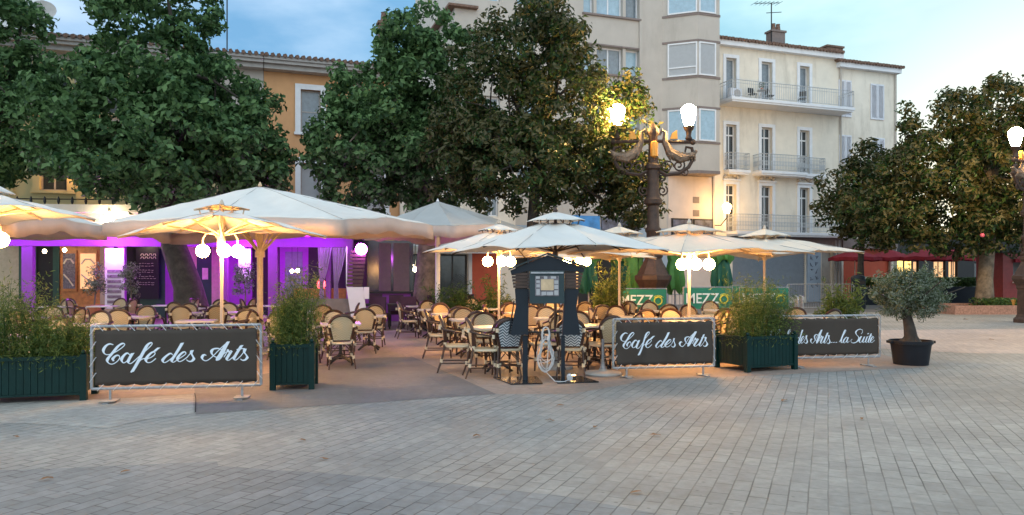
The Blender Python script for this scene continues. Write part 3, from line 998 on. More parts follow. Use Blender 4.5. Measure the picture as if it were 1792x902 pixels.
b_ = MB(); b_.tube([(Cu1 - .12, -.1, 0), (Cu1 - .12, -.1, zc)], .06, 6); b_.build('drainpipe', M['plaster_grey'], house)
b_ = MB(); b_.tube([(.12, -.1, 0), (.12, -.1, zc)], .06, 6); b_.build('drainpipe', M['plaster_grey'], house)
b_ = MB(); b_.bb(Cf.u(1474), Cf.u(1563), .3, .35, 0, 3.5); b_.build('red_shopfront', M['red_wall'], house)
b_ = MB(); b_.bb(Cf.u(1470), Cf.u(1566), -.25, -.01, 3.45, 4.0); b_.build('fascia', M['sill_brown'], house)

# --- low dark restaurant further right
R = Facade(PX(1562, 50), 50, math.radians(8))
rest = thing('restaurant_building', 'low dark restaurant front with lit windows behind the right tree', 'building', (R.ox, R.oy, 0), R.ang)
Ru = R.u(2100)
hl = [(R.u(1592), R.u(1608), 1.3, 2.7), (R.u(1634), R.u(1655), 1.3, 2.7), (R.u(1660), R.u(1676), 1.3, 2.7), (R.u(1705), R.u(1735), .1, 2.6)]
R.wall('wall', rest, M['iron_dark'], 0, Ru, 0, 4.3, hl, 7)
for k, h in enumerate(hl):
    window(rest, *h, M['fire'] if k < 3 else M['glass_dark'], bars=(1, 0), fm=M['iron_dark'])
b_ = MB(); b_.bb(-.1, Ru, -.6, 7.2, 4.3, 4.6); b_.build('roof', M['iron_dark'], rest)
ly = thing('lit_doorway', 'narrow yellow lit doorway beside the red shopfront', 'doorway', at_facade(R, R.u(1566), -.9, 0), R.ang)
b_ = MB(); b_.bb(-.62, .62, -.05, .3, 0, 3.05); b_.build('frame', M['iron_dark'], ly)
for a, c in ((-.5, -.12), (.02, .48)):
    b_ = MB(); b_.bb(a, c, -.07, -.052, .6, 2.85); b_.build('lit_panel', M['lit_yellow'], ly)
# red parasols in front of it
def small_parasol(name, label, cat, loc, r, zt_, zr, m, k=8, group=None):
    t_ = thing(name, label, cat, loc, .3, group)
    b = MB(); b.tube([(0, 0, 0), (0, 0, zt_)], .03, 6); b.build('pole', M['pale_pole'], t_)
    b = MB(); vs = [(0, 0, zt_)]; fs = []
    for j in range(k * 2):
        q = math.pi * j / k; rr_ = r if j % 2 == 0 else r * .94
        vs.append((rr_ * math.cos(q), rr_ * math.sin(q), zr + (0 if j % 2 == 0 else .06)))
    for j in range(k * 2):
        vs.append((vs[1 + j][0], vs[1 + j][1], vs[1 + j][2] - .2))
    n = 2 * k
    for j in range(n):
        j2 = (j + 1) % n
        fs.append((0, 1 + j, 1 + j2)); fs.append((1 + j, 1 + n + j, 1 + n + j2, 1 + j2))
    b.add(vs, fs); b.build('canopy', m, t_)
    b = MB()
    for j in range(k):
        q = 2 * math.pi * j / k
        b.tube([(0, 0, zt_ - .05), (r * .97 * math.cos(q), r * .97 * math.sin(q), zr - .02)], .012, 4)
    b.build('ribs', M['iron_dark'], t_)
    return t_
for px, Yp, lab in ((1496, 45, 'red parasol in front of the orange red shop wall'), (1557, 45.5, 'red parasol before the narrow yellow lit doorway'), (1618, 44, 'red parasol above the first hedge planter of the restaurant'), (1668, 45, 'rightmost of the red parasols under the magnolia')):
    small_parasol('red_parasol', lab, 'parasol', (PX(px, Yp), Yp, 0), 1.5, 3.3, 2.75, M['crimson'], group='red parasols at the restaurant')
def hedge_box(label, px, Yp, L_, rz):
    t_ = thing('hedge_planter', label, 'planter', (PX(px, Yp), Yp, 0), rz, 'hedge planters at the restaurant')
    b = MB(); b.bb(-L_ / 2, L_ / 2, -.35, .35, 0, 1.05); b.build('box', M['navy'], t_)
    rg = np.random.default_rng(int(px))
    n = int(1500 * L_)
    pos = np.stack([rg.uniform(-L_ / 2, L_ / 2, n), rg.uniform(-.32, .32, n), 1.05 + .5 * rg.random(n) ** .6], 1)
    leaf_cloud('foliage', None, 0, 0, .11, M['leaf_hedge'], t_, int(px), pos=pos)
hedge_box('hedge in dark planter left of the small trunk', 1530, 42.5, 2.2, .15)
hedge_box('hedge in long dark planter behind the olive tree', 1615, 42, 2.6, .15)
hedge_box('hedge in dark planter just left of the right tree trunk', 1672, 41, 2.4, .15)
# crepe kiosk
kx = thing('snack_kiosk', 'dark red snack kiosk with white serving hatch at the right edge', 'kiosk', (PX(1772, 38), 38, 0), .12)
b_ = MB()
for (a, c, z0, z1) in ((-1.3, 1.3, 0, 1.35), (-1.3, -.75, 1.35, 2.5), (.55, 1.3, 1.35, 2.5), (-1.3, 1.3, 2.5, 2.8)):
    b_.bb(a, c, -.9, -.8, z0, z1)
b_.bb(-1.3, -1.22, -.8, .9, 0, 2.8); b_.bb(1.22, 1.3, -.8, .9, 0, 2.8); b_.bb(-1.22, 1.22, .82, .9, 0, 2.8)
b_.build('body', M['dark_red'], kx)
b_ = MB(); b_.bb(-1.5, 1.5, -1.1, 1.1, 2.8, 2.95); b_.bb(-1.1, 1.1, -.8, .8, 2.95, 3.15); b_.build('roof', M['iron_dark'], kx)
b_ = MB(); b_.bb(-.75, .55, -1.05, -.92, 2.32, 2.5); b_.build('awning', M['crimson'], kx)
b_ = MB(); b_.bb(-1.2, 1.2, .3, .35, 1.35, 2.5); b_.build('back_panel', M['paper'], kx)
b_ = MB(); b_.bb(-.8, .6, -1.15, -.88, 1.30, 1.36); b_.build('counter', M['white_trim'], kx)

# --- orange house and yellow house at the left
O_ = Facade(PX(540, 34), 34)
og = Facade(O_.ox, O_.oy)
u_l, u_m, u_r = og.u(-260), og.u(462), og.u(700)
zo = og.v(540, 123)
orange = thing('orange_house', 'orange plastered house with pale blue window surrounds between the two plane trees', 'building', (og.ox, og.oy, 0), FA)
hs = [(og.u(526), og.u(561), og.v(543, 233), og.v(543, 158)), (og.u(526), og.u(561), og.v(543, 362), og.v(543, 286)),
      (og.u(640), og.u(672), og.v(655, 250), og.v(655, 172)), (og.u(640), og.u(672), og.v(655, 372), og.v(655, 300))]
og.wall('wall', orange, M['plaster_orange'], u_m, u_r, 0, zo, hs, 10)
s_ = MB()
for k, h in enumerate(hs):
    window(orange, *h, M['glass_mid'] if k % 2 == 0 else M['roller'], bars=(0, 0) if k % 2 else (0, 1), fm=M['frame_grey'], rev=.25)
    s_ = MB(); surround(s_, *h, w=.24, p=.08); s_.build('window_surround', M['white_trim'], orange)
def eaves(parent, f, u0, u1, z):
    b = MB()
    b.bb(u0, u1, -.75, .2, z - .02, z + .12)
    b.bb(u0, u1, -.55, .0, z - .22, z - .021)
    b.bb(u0, u1, -.85, .3, z + .121, z + .26)
    b.build('cornice', M['frame_grey'], parent)
    r = MB()
    r.add([(u0, -.9, z + .27), (u1, -.9, z + .27), (u1, 4, z + 1.3), (u0, 4, z + 1.3)], [(0, 1, 2, 3)])
    r.add([(u0, 10, z + .27), (u1, 10, z + .27), (u1, 4, z + 1.3), (u0, 4, z + 1.3)], [(3, 2, 1, 0)])
    x = u0 + .1
    while x < u1:
        r.tube([(x, -.95, z + .29), (x, 4.0, z + 1.33)], .10, 5, caps=True)
        x += .26
    return r.build('roof', M['tile'], parent)
rfo = eaves(orange, og, u_m, u_r, zo)
chimney(rfo, og.u(671), -.1, zo + .5, PZ(60, 36.3), w=.5, d=.5, pots=1, m=M['tile'])
yellow = thing('yellow_house', 'yellow terrace house with dark windows behind the left plane trees', 'building', (og.ox, og.oy, 0), FA)
zy = zo
hy = []
for (a, c) in ((70, 118), (186, 222), (300, 345), (-40, 10)):
    hy.append((og.u(a), og.u(c), og.v((a + c) / 2, 334), og.v((a + c) / 2, 262)))
    hy.append((og.u(a), og.u(c), og.v((a + c) / 2, 200), og.v((a + c) / 2, 120)))
og.wall('wall', yellow, M['plaster_yellow'], u_l, u_m - .02, 0, og.v(100, 215), [h for h in hy if h[2] < 6.5], 10)
og.wall('upper_wall', yellow, M['plaster_grey'], u_l, u_m - .02, og.v(100, 215) + .002, zy, [h for h in hy if h[2] > 6.5], 10)
for h in hy:
    window(yellow, *h, M['glass_dark'], bars=(1, 0), fm=M['frame_grey'], rev=.25)
s_ = MB()
for h in hy:
    s_ = MB(); surround(s_, *h, w=.26, p=.08); s_.build('window_surround', M['plaster_yellow'], yellow)
rfy = eaves(yellow, og, u_l, u_m - .03, zy)
chimney(rfy, og.u(25), 1.0, zo + .4, zo + 3.2, w=1.5, pots=0, m=M['white_trim'])
dish = thing('satellite_dish', 'grey satellite dish on the roof at the top left corner', 'satellite dish', at_facade(og, og.u(80), -.2, zo + .45), 0)
b_ = MB(); b_.tube([(0, 0, 0), (0, 0, .9)], .04, 6); b_.build('mast', M['frame_grey'], dish)
b_ = MB(); prof = [(.02, 0), (.2, .02), (.35, .07), (.48, .14)]
b_.lathe(prof, (0, 0, 0), 18, closed=False); o = b_.build('reflector', M['concrete'], dish, smooth=True); o.rotation_euler = (math.radians(65), 0, math.radians(25)); o.location = (0, -.06, .9)
b_ = MB(); b_.tube([(0, -.05, .75), (.1, -.5, .95)], .012, 4); b_.box((.1, -.5, .97), (.07, .1, .07)); b_.build('receiver', M['frame_grey'], dish)
# thin mast among the leaves
am = thing('roof_mast', 'thin dark mast rising above the left plane tree', 'mast', at_facade(og, og.u(397), 0.2, zo + .3), 0)
b_ = MB(); b_.tube([(0, 0, 0), (0, 0, 4.2)], .03, 5); b_.build('pole', M['iron_dark'], am)
b_ = MB(); b_.tube([(-.3, 0, 3.6), (.3, 0, 3.6)], .015, 4); b_.build('crossbar', M['iron_dark'], am)

# --- low shop with grey awning behind the plane trunk
S = Facade(PX(700, 35.2), 35.2)
Su = S.u(902)
shop = thing('corner_shop', 'low shop with grey awning and grilled window behind the plane tree trunk', 'building', (S.ox, S.oy, 0), FA)
sho = [(S.u(722), S.u(758), .0, 2.7), (S.u(768), S.u(818), .25, 2.7)]
S.wall('wall', shop, M['plaster_cream2'], .01, Su, 0, 6.8, sho + [(S.u(780), S.u(805), 4.6, 6.2), (S.u(850), S.u(872), 4.6, 6.2)], 3.2)
for h in sho:
    window(shop, *h, M['glass_dark'], bars=(1, 0), fm=M['iron_dark'])
window(shop, S.u(780), S.u(805), 4.6, 6.2, M['glass_mid']); window(shop, S.u(850), S.u(872), 4.6, 6.2, M['glass_mid'])
g_ = MB()
u = S.u(768)
for k in range(24):
    x0 = S.u(768) + k * .07
    g_.tube([(x0, .12, .3), (min(x0 + .9, S.u(818)), .12, .3 + min(.9, (S.u(818) - x0)) * 1.6)], .006, 3) if x0 < S.u(818) else None
g_.build('window_grille', M['galv'], shop)
b_ = MB(); b_.bb(S.u(826), S.u(869), -.04, -.004, 0, 2.75); b_.build('red_panel', M['red_wall'], shop)
b_ = MB(); b_.bb(S.u(819.5), S.u(825.5), -.07, -.004, 0, 2.75); b_.bb(S.u(870), S.u(878), -.07, -.004, 0, 2.75); b_.build('white_post', M['white_trim'], shop)
b_ = MB()
b_.add([(S.u(716), -.02, 3.5), (S.u(880), -.02, 3.5), (S.u(880), -1.6, 3.0), (S.u(716), -1.6, 3.0), (S.u(880), -1.6, 2.7), (S.u(716), -1.6, 2.7)],
       [(3, 2, 1, 0), (5, 4, 2, 3)])
b_.build('awning', M['canvas_grey'], shop)

# --- veranda of the cafe
V = Facade(PX(300, 25.0), 25.0, math.radians(6))
cafe = thing('cafe_veranda', 'low cafe front washed in purple light with columns and a flat fascia', 'building', (V.ox, V.oy, 0), V.ang)
vl, vr = V.u(-120), V.u(618)
zb0, zb1 = 2.62, 3.05
b_ = MB(); b_.bb(vl, vr, -.12, .12, zb0, zb1); b_.build('fascia_beam', M['wall_led_tint'], cafe)
b_ = MB(); b_.bb(vl, vr, -.3, 4.2, zb1 + .002, zb1 + .14); b_.build('ceiling_slab', M['wall_led_tint'], cafe)
b_ = MB(); b_.bb(vl, V.u(450), -.7, 4.6, 3.7, 3.95); b_.bb(vl, V.u(450), -.25, 4.4, zb1 + .145, 3.7); b_.build('terrace_parapet', M['plaster_cream'], cafe)
b_ = MB()
for k in range(60):
    x = vl + k * .42
    if x < V.u(448):
        b_.lathe([(.02, 0), (.05, .1), (.035, .2), (.01, .26)], (x, -.6, 3.95), 6)
b_.tube([(vl, -.6, 4.12), (V.u(448), -.6, 4.12)], .018, 4)
b_.build('finial_rail', M['iron_dark'], cafe)
for px, w_ in ((50, .34), (214, .2), (392, .26), (478, .3), (575, .16), (612, .2)):
    u_ = V.u(px)
    b_ = MB(); b_.bb(u_ - w_ / 2, u_ + w_ / 2, -.1, .1, 0, zb0 - .002); b_.build('column', M['wall_led_tint'], cafe)
# back wall in panels; black ones have the dim interior's shade in their colour
yb = 4.2
def panel(px0, px1, z0, z1, m, name, y=0.0, th=.05, yy=None):
    # px measured at the back wall's depth
    def ub(px):
        r = (px - CX) / F
        ox2, oy2 = V.ox - yb * V.dy, V.oy + yb * V.dx
        return (r * oy2 - ox2) / (V.dx - r * V.dy)
    b = MB(); b.bb(ub(px0), ub(px1), yb - y - th, yb - y, z0, z1)
    return b.build(name, m, cafe)
panel(-130, 34, 0, 3.04, M['wall_warm'], 'back_wall')
panel(34, 62, 0, 3.04, M['door_green'], 'back_wall')
panel(62, 106, 0, 3.04, M['black'], 'dark_doorway')
panel(57, 66, 0, 3.04, M['door_green'], 'green_jamb', .06)
panel(95, 106, 0, 3.04, M['door_green'], 'green_jamb', .06)
panel(106, 176, 0, 3.04, M['wood_warm'], 'wooden_front')
panel(176, 200, 0, 3.04, M['wall_warm'], 'back_wall')
panel(200, 246, 0, 3.04, M['black'], 'back_wall')
panel(246, 290, 0, 3.04, M['door_green'], 'back_wall')
panel(290, 322, 0, 3.04, M['wall_led_tint'], 'back_wall')
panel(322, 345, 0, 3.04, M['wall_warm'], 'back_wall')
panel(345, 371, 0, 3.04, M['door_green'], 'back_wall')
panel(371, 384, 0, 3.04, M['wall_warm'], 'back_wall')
panel(384, 442, 0, 3.04, M['wall_led_tint'], 'back_wall')
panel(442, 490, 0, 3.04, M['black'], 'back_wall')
panel(490, 540, 0, 3.04, M['wall_led_tint'], 'back_wall')
panel(540, 606, 0, 3.04, M['black'], 'back_wall')
# the lit wooden cafe front: two glazed windows with light lettering of glows
for (a, c, lit) in ((113, 134, 'photo_dark'), (143, 170, 'fire')):
    f_ = panel(a - 2.5, c + 2.5, 1.05, 2.62, M['wood_warm'], 'glazed_panel', .06, .05)
    def ub(px):
        r = (px - CX) / F
        ox2, oy2 = V.ox - yb * V.dy, V.oy + yb * V.dx
        return (r * oy2 - ox2) / (V.dx - r * V.dy)
    g_ = MB(); g_.bb(ub(a), ub(c), yb - .125, yb - .112, 1.15, 2.5); g_.build('pane', M[lit], f_)
    s_ = MB(); rd = random.Random(a)
    um = (ub(a) + ub(c)) / 2; hw = (ub(c) - ub(a)) * .42
    s_.tube([(um - hw, yb - .14, 2.1), (um - hw * .4, yb - .14, 2.28), (um + hw * .4, yb - .14, 2.28), (um + hw, yb - .14, 2.12)], .035, 5)
    s_.build('arched_lettering', M['chalk'], f_)
    s_ = MB(); s_.tube([(um - hw, yb - .14, 1.7), (um, yb - .14, 1.5), (um + hw * .9, yb - .14, 1.25)], .03, 5)
    s_.build('arched_lettering', M['chalk'], f_)
b_ = panel(355, 365, 1.5, 1.95, M['chalk'], 'notice_paper', .06, .02)
b_ = panel(500, 530, .9, 2.6, M['glass_mid'], 'side_window', .06, .04)
# chalkboard menu
cb = thing('chalkboard_menu', 'tall black chalkboard with handwritten menu lit from above by the tree trunk', 'menu board', at_facade(V, ub(262), yb - .25, 0), V.ang)
b_ = MB(); b_.bb(-.42, .42, 0, .05, .75, 2.75); b_.build('board', M['black'], cb)
b_ = MB(); rd = random.Random(9)
for k, z in enumerate((2.42, 2.30)):
    for q in range(4):
        x = -.24 + q * .15
        b_.tube([(x, -.012, z), (x + .03, -.012, z + .07), (x + .09, -.012, z + .07), (x + .11, -.012, z)], .012, 4)
for z in (2.12, 2.02, 1.86, 1.78, 1.62, 1.54, 1.38, 1.30):
    x = -.30
    while x < .26:
        w_ = rd.uniform(.04, .12)
        b_.tube([(x, -.012, z), (x + w_ * .5, -.012, z + rd.uniform(-.012, .02)), (x + w_, -.012, z)], .007, 4)
        x += w_ + .04
b_.build('chalk_writing', M['chalk'], cb)
b_ = MB(); b_.tube([(0, -.02, 2.8), (0, -.3, 2.9)], .015, 5); b_.build('lamp_arm', M['iron_dark'], cb)
b_ = MB(); b_.sphere((0, -.3, 2.86), .07, 8, 6); b_.build('bulb', M['small_bulb'], cb)
# sconce panels on the columns, menu cases
for px, lab, menu in ((204, 'white menu case with lamp on the left veranda column', True), (430, 'glowing wall lamp above the potted shrub', False)):
    q = thing('wall_lamp', lab, 'lamp', at_facade(V, V.u(px), -.14, 0), V.ang)
    if menu:
        b_ = MB(); b_.bb(-.30, .30, -.03, .03, .55, 2.55); b_.build('case', M['white_trim'], q)
        b_ = MB()
        for k in range(7):
            b_.bb(-.22, .22, -.05, -.031, .72 + k * .17, .72 + k * .17 + .10)
        b_.build('menu_sheets', M['photo_dark'], q)
    else:
        b_ = MB(); b_.bb(-.2, .2, -.02, .02, 1.5, 2.55); b_.build('back_plate', M['white_trim'], q)
    b_ = MB(); b_.lathe([(.20, 0), (.16, .09), (.05, .16)], (0, -.16, 2.33), 12); b_.build('lamp_shade', M['violet_lamp'], q)
# purple led strips under the fascia and on the columns
def led(label, loc, rz, L_, lm='purple_led'):
    t_ = thing('led_strip', label, 'light strip', loc, rz, 'purple strips lighting the veranda')
    b = MB(); b.bb(-L_ / 2, L_ / 2, -.04, .04, 0, .05); b.build('rail', M['galv'], t_)
    b = MB(); b.bb(-L_ / 2 + .02, L_ / 2 - .02, -.03, .03, -.025, -.002); b.build('led_lens', M[lm], t_)
    return t_
led('purple light strip along the fascia left of the first column', at_facade(V, V.u(20), -.55, 2.98), V.ang, 1.8)
led('purple light strip along the fascia above the wooden cafe front', at_facade(V, V.u(130), -.55, 2.98), V.ang, 2.2)
led('purple light strip along the fascia above the chalkboard menu', at_facade(V, V.u(300), -.55, 2.98), V.ang, 2.6)
led('purple light strip along the fascia above the potted shrub', at_facade(V, V.u(435), -.55, 2.98), V.ang, 2.0)
led('purple light strip along the fascia above the curtains', at_facade(V, V.u(550), -.55, 2.98), V.ang, 2.0)
led('purple light strip inside the veranda by the white wall', at_facade(V, V.u(425), 2.2, 2.95), V.ang, 2.4, 'purple_led_inner')
led('purple light strip inside the veranda by the seating', at_facade(V, V.u(530), 2.2, 2.95), V.ang, 1.8, 'purple_led_inner')
led('purple light strip inside the veranda by the trunk', at_facade(V, V.u(260), 2.2, 2.95), V.ang, 1.8, 'purple_led_inner')
# gathered curtains
for px, lab in ((575, 'white curtain tied back left of the slatted stand'), (600, 'white curtain tied back beside the slatted stand')):
    c_ = MB(); n = 14
    vs = []; fs = []
    zs = [2.6, 2.2, 1.8, 1.5, 1.35, 1.0, .5, .15]
    ws = [.24, .19, .14, .09, .07, .08, .10, .12]
    for r, (z, w_) in enumerate(zip(zs, ws)):
        for j in range(n + 1):
            x = -w_ + 2 * w_ * j / n - (.36 - w_) * .7
            vs.append((x, .05 * math.sin(j * 2.2) * (.4 + w_ * 2), z))
    for r in range(len(zs) - 1):
        for j in range(n):
            a = r * (n + 1) + j
            fs.append((a, a + n + 1, a + n + 2, a + 1))
    c_.add(vs, fs)
    o = c_.build('tied_curtain', M['curtain'], None, smooth=True)
    o.location = at_facade(V, V.u(px), -.25, 0); o.rotation_euler = (0, 0, V.ang)
    tag(o, lab, 'curtain', 'curtains of the veranda')
# lounge corner right of the veranda: bar counter and posts
bc = thing('bar_counter', 'dark topped bar counter with pale panels behind the purple lounge chairs', 'bar counter', (PX(672, 27), 27, 0), .1)
b_ = MB(); b_.bb(-.95, .95, -.25, .25, 0, 1.0); b_.build('front', M['wall_led_tint'], bc)
b_ = MB(); b_.bb(-1.1, 1.05, -.35, .35, 1.0, 1.08); b_.build('counter', M['iron_dark'], bc)
pg = thing('glass_pavilion', 'dark glazed lounge pavilion with pale panels right of the slatted stand', 'pavilion', (PX(668, 28.5), 28.5, 0), .1)
b_ = MB(); b_.bb(-1.2, 1.2, 0, 2.2, 0, 3.0); b_.build('glazing', M['glass_dark'], pg)
for a, c, m_ in ((-1.1, -.55, 'lounge'), (-.1, .35, 'sill_brown'), (.45, 1.05, 'sill_brown')):
    b_ = MB(); b_.bb(a, c, -.05, -.01, .1, 2.9); b_.build('panel', M[m_], pg)
# slatted stand with lamp
st = thing('slatted_stand', 'leaning white menu stand with brown slats and a violet globe lamp', 'menu stand', (PX(622, 22.0), 22.0, 0), 0.1)
lean = lambda z: .10 * (z - 1.3) if z > 1.3 else -.14 * (z - 1.3)
b_ = MB(); b_.plate([(-.22 + lean(0) - .02, 0), (.22 + lean(0), 0), (.22, 1.3), (-.26, 1.3)], -.04, .04); b_.build('lower_panel', M['white_trim'], st)
b_ = MB()
for k in range(10):
    z = 1.32 + k * .11
    x = lean(z) * 1.2
    b_.bb(-.26 + x, .2 + x, -.05, .05, z, z + .075)
b_.build('slats', M['brown_wood'], st)
b_ = MB(); b_.bb(-.27, -.24, -.03, .03, 1.3, 2.5); b_.bb(.24, .4, -.04, .04, .95, 1.3); b_.build('side_frame', M['white_trim'], st)
b_ = MB(); b_.sphere((.18, -.12, 2.42), .17, 14, 10); b_.build('globe', M['violet_lamp'], st, smooth=True)
# small lights far back left of the plane trunk
for i, (px, py) in enumerate(((720, 465), (727, 472), (737, 461))):
    o = MB().sphere((0, 0, 0), .09, 10, 8)
    q = thing('hanging_bulb', ['left hanging bulb in the dark behind the purple lounge', 'lowest hanging bulb in the dark behind the purple lounge', 'highest hanging bulb in the dark behind the purple lounge'][i], 'lamp', (PX(px, 29), 29, PZ(py, 29)), 0, 'hanging bulbs behind the lounge')
    o.build('bulb', M['small_bulb'], q)
    b_ = MB(); b_.tube([(0, 0, .08), (0, 0, 3.3 - PZ(py, 29))], .008, 4); b_.build('flex', M['iron_dark'], q)
for px, py, lab in ((511, 475, 'left small bulb above the middle planter'), (521, 474, 'right small bulb above the middle planter'), (113, 438, 'bulb lamp over the wooden cafe front'), (78, 440, 'dim lamp over the dark doorway')):
    Yq = 27.4
    q = thing('ceiling_lamp', lab, 'lamp', (PX(px, Yq), Yq, PZ(py, Yq)), 0)
    b_ = MB(); b_.sphere((0, 0, 0), .07, 8, 6); b_.build('bulb', M['small_bulb'], q)
    b_ = MB(); b_.tube([(0, 0, .06), (0, 0, max(.1, 3.0 - PZ(py, Yq)))], .008, 4); b_.build('flex', M['iron_dark'], q)
# arched white light on the shop front seen between the parasols, and yellow balcony lamp
q = thing('wall_lamp', 'bright white fascia lamp seen between the two left parasols', 'lamp', at_facade(V, V.u(207), -.75, 3.35), V.ang)
b_ = MB(); b_.bb(-.05, .05, -.02, .1, 0, .4); b_.build('bracket', M['frame_grey'], q)
b_ = MB(); b_.sphere((0, -.1, .1), .20, 12, 8, sz=.7); b_.build('bulb', M['small_bulb'], q)
q = thing('wall_lamp', 'small lamp glowing among the leaves of the left plane tree', 'lamp', at_facade(og, og.u(128), -.5, og.v(128, 288)), FA)
b_ = MB(); b_.bb(-.03, .03, 0, .5, -.03, .03); b_.build('bracket', M['frame_grey'], q)
b_ = MB(); b_.sphere((0, 0, 0), .12, 10, 8); b_.build('bulb', M['globe'], q)
q = thing('wall_lantern', 'yellow street lantern on the wall at the left end of the low balcony', 'lamp', at_facade(B, B.u(1249), -1.3, 0), FA)
zl = PZ(368, By)
b_ = MB(); b_.tube([(0, 1.2, zl - .9), (0, .6, zl - .95), (0, 0, zl - .55), (0, 0, zl - .3)], .03, 6); b_.build('bracket', M['iron_dark'], q)
b_ = MB(); b_.lathe([(.14, -.28), (.26, .12), (.2, .2), (.05, .32)], (0, 0, zl), 8); b_.build('lantern_glass', mat('wall_lantern_light', (.9, .8, .5), .3, emit=(1.0, .55, .16), estr=30), q)
# ------------------------------------------------------------------ trees
def tree(name, label, base, lobes, m, trunk_r, trunk_pts, nclump, per, crad, lsize, seed, bark, limbs=9, aspect=.6, group=None):
    t_ = thing(name, label, 'tree', (base[0], base[1], 0), 0, group)
    rg = np.random.default_rng(seed)
    vol = np.array([l[3] * l[4] * l[5] for l in lobes]) ** (2 / 3)
    vol = vol / vol.sum()
    C = []
    for (cx_, cy_, cz_, rx, ry, rz), w_ in zip(lobes, vol):
        k = int(nclump * w_)
        d = rg.normal(size=(k * 2, 3)); d /= np.linalg.norm(d, axis=1)[:, None]
        d = d[:k]
        rr = np.where(rg.random(k) < .8, rg.uniform(.80, 1.12, k), rg.uniform(.35, .8, k))[:, None]
        # low-frequency lumps on the surface
        lump = 1 + .12 * np.sin(d[:, :1] * 5 + seed) * np.cos(d[:, 2:3] * 6 + seed * 2) + .08 * np.sin(d[:, 1:2] * 11 + seed)
        C.append(np.array([cx_, cy_, cz_]) + d * rr * lump * np.array([rx, ry, rz]))
    C = np.concatenate(C)
    tb = MB()
    pts = [Vector(p) for p in trunk_pts]
    n = len(pts)
    tb.tube(pts, [trunk_r * (1.25 if i == 0 else 1 - .45 * i / (n - 1)) for i in range(n)], 12)
    rd = random.Random(seed)
    top = pts[-1]
    cc = C[rg.choice(len(C), limbs, replace=False)]
    for q in cc:
        q = Vector(q)
        s0 = top.lerp(pts[-2], rd.uniform(0, .6))
        mid = s0.lerp(q, .5) + Vector((rd.uniform(-.3, .3), rd.uniform(-.3, .3), rd.uniform(.0, .6)))
        tb.tube([s0, s0.lerp(mid, .5) + Vector((0, 0, .15)), mid, mid.lerp(q, .6), q], [trunk_r * .42, trunk_r * .32, trunk_r * .22, trunk_r * .13, .02], 7)
        for _ in range(3):
            q2 = Vector(C[rg.integers(len(C))])
            if (q2 - mid).length < 3.0:
                tb.tube([mid, mid.lerp(q2, .5) + Vector((0, 0, .2)), q2], [trunk_r * .16, trunk_r * .09, .012], 5)
    tb.build('trunk', bark, t_, smooth=True)
    leaf_cloud('crown', C, per, crad, lsize, m, t_, seed, aspect=aspect)
    return t_
# left plane tree (big)
Yt = 24.0
bx = PX(318, Yt)
def L(px, py, Y, rx, rz, ry=None, base=(0, 0)):
    return (PX(px, Y) - base[0], Y - base[1], PZ(py, Y), rx, ry or rx, rz)
base = (bx, Yt)
tree('plane_tree', 'largest plane tree with leaning trunk behind the big white parasol', base,
     [L(268, 55, 24, 2.0, 2.6, base=base), L(232, 205, 23.5, 2.6, 2.1, base=base), L(352, 215, 23.5, 2.2, 2.0, base=base), L(290, 270, 22.5, 2.9, 1.4, base=base), L(425, 290, 23.5, 1.3, 1.0, base=base), L(165, 270, 23.5, 1.7, 1.0, base=base), L(448, 220, 24, .65, .95, base=base)],
     M['leaf_plane'], .5, [(.4, 0, 0), (.2, 0, 1.3), (-.25, 0, 2.6), (-.3, 0, 4.2), (-.3, 0, 6)], 560, 74, .44, .21, 11, M['bark_dark'], group='plane trees behind the cafe')
Y2 = 25.0
base = (PX(-40, Y2), Y2)
tree('plane_tree', 'plane tree cut off by the left edge of the photo', base,
     [L(-20, 70, Y2, 1.7, 2.0, base=base), L(-50, 190, Y2, 2.7, 2.3, base=base), L(30, 230, Y2 - .5, 1.7, 1.6, base=base), L(-120, 60, Y2, 3, 3, base=base)],
     M['leaf_plane'], .42, [(0, 0, 0), (0, 0, 2), (.1, 0, 4), (.2, 0, 6)], 380, 70, .44, .21, 12, M['bark_dark'], group='plane trees behind the cafe')
Y3 = 25.5
base = (PX(745, Y3), Y3)
tree('plane_tree', 'plane tree with thick mottled trunk between the orange house and the magnolia', base,
     [L(735, 110, Y3, 1.5, 1.9, base=base), L(668, 205, Y3, 1.7, 1.7, base=base), L(622, 170, Y3, .75, 1.0, base=base), L(640, 275, Y3 - .5, 2.0, 1.8, base=base), L(740, 260, Y3, 2.2, 2.2, base=base), L(700, 110, Y3, .7, .9, base=base)],
     M['leaf_plane'], .42, [(0, 0, 0), (0, 0, 1.5), (.1, 0, 3), (-.2, 0, 5), (-.5, 0, 6.5)], 440, 70, .43, .205, 13, M['bark'], group='plane trees behind the cafe')
Y4 = 23.2
base = (PX(937, Y4), Y4)
tree('magnolia_tree', 'large rusty green magnolia left of the street lantern', base,
     [L(925, 90, Y4, 1.7, 1.55, base=base), L(855, 200, Y4, 1.85, 2.0, base=base), L(995, 200, Y4, 1.7, 1.8, base=base), L(900, 290, Y4 - .4, 2.4, 1.4, base=base), L(1035, 290, Y4 - .1, 1.6, 1.4, base=base), L(1092, 205, Y4 + .3, .85, 1.2, base=base), L(1112, 300, Y4 + .5, .85, 1.1, base=base), L(1105, 365, Y4 + .4, .8, .7, base=base), L(1060, 240, Y4 - .6, .8, .9, base=base), L(800, 270, Y4, 1.1, 1.3, base=base), L(985, 70, Y4, .9, .9, base=base)],
     M['leaf_magnolia'], .24, [(0, 0, 0), (.05, 0, 1.5), (-.1, 0, 3), (0, 0, 4.5), (.1, 0, 6)], 800, 50, .38, .19, 14, M['bark_dark'], aspect=.42, group='magnolia trees on the square')
Y5 = 34.0
base = (PX(1722, Y5), Y5)
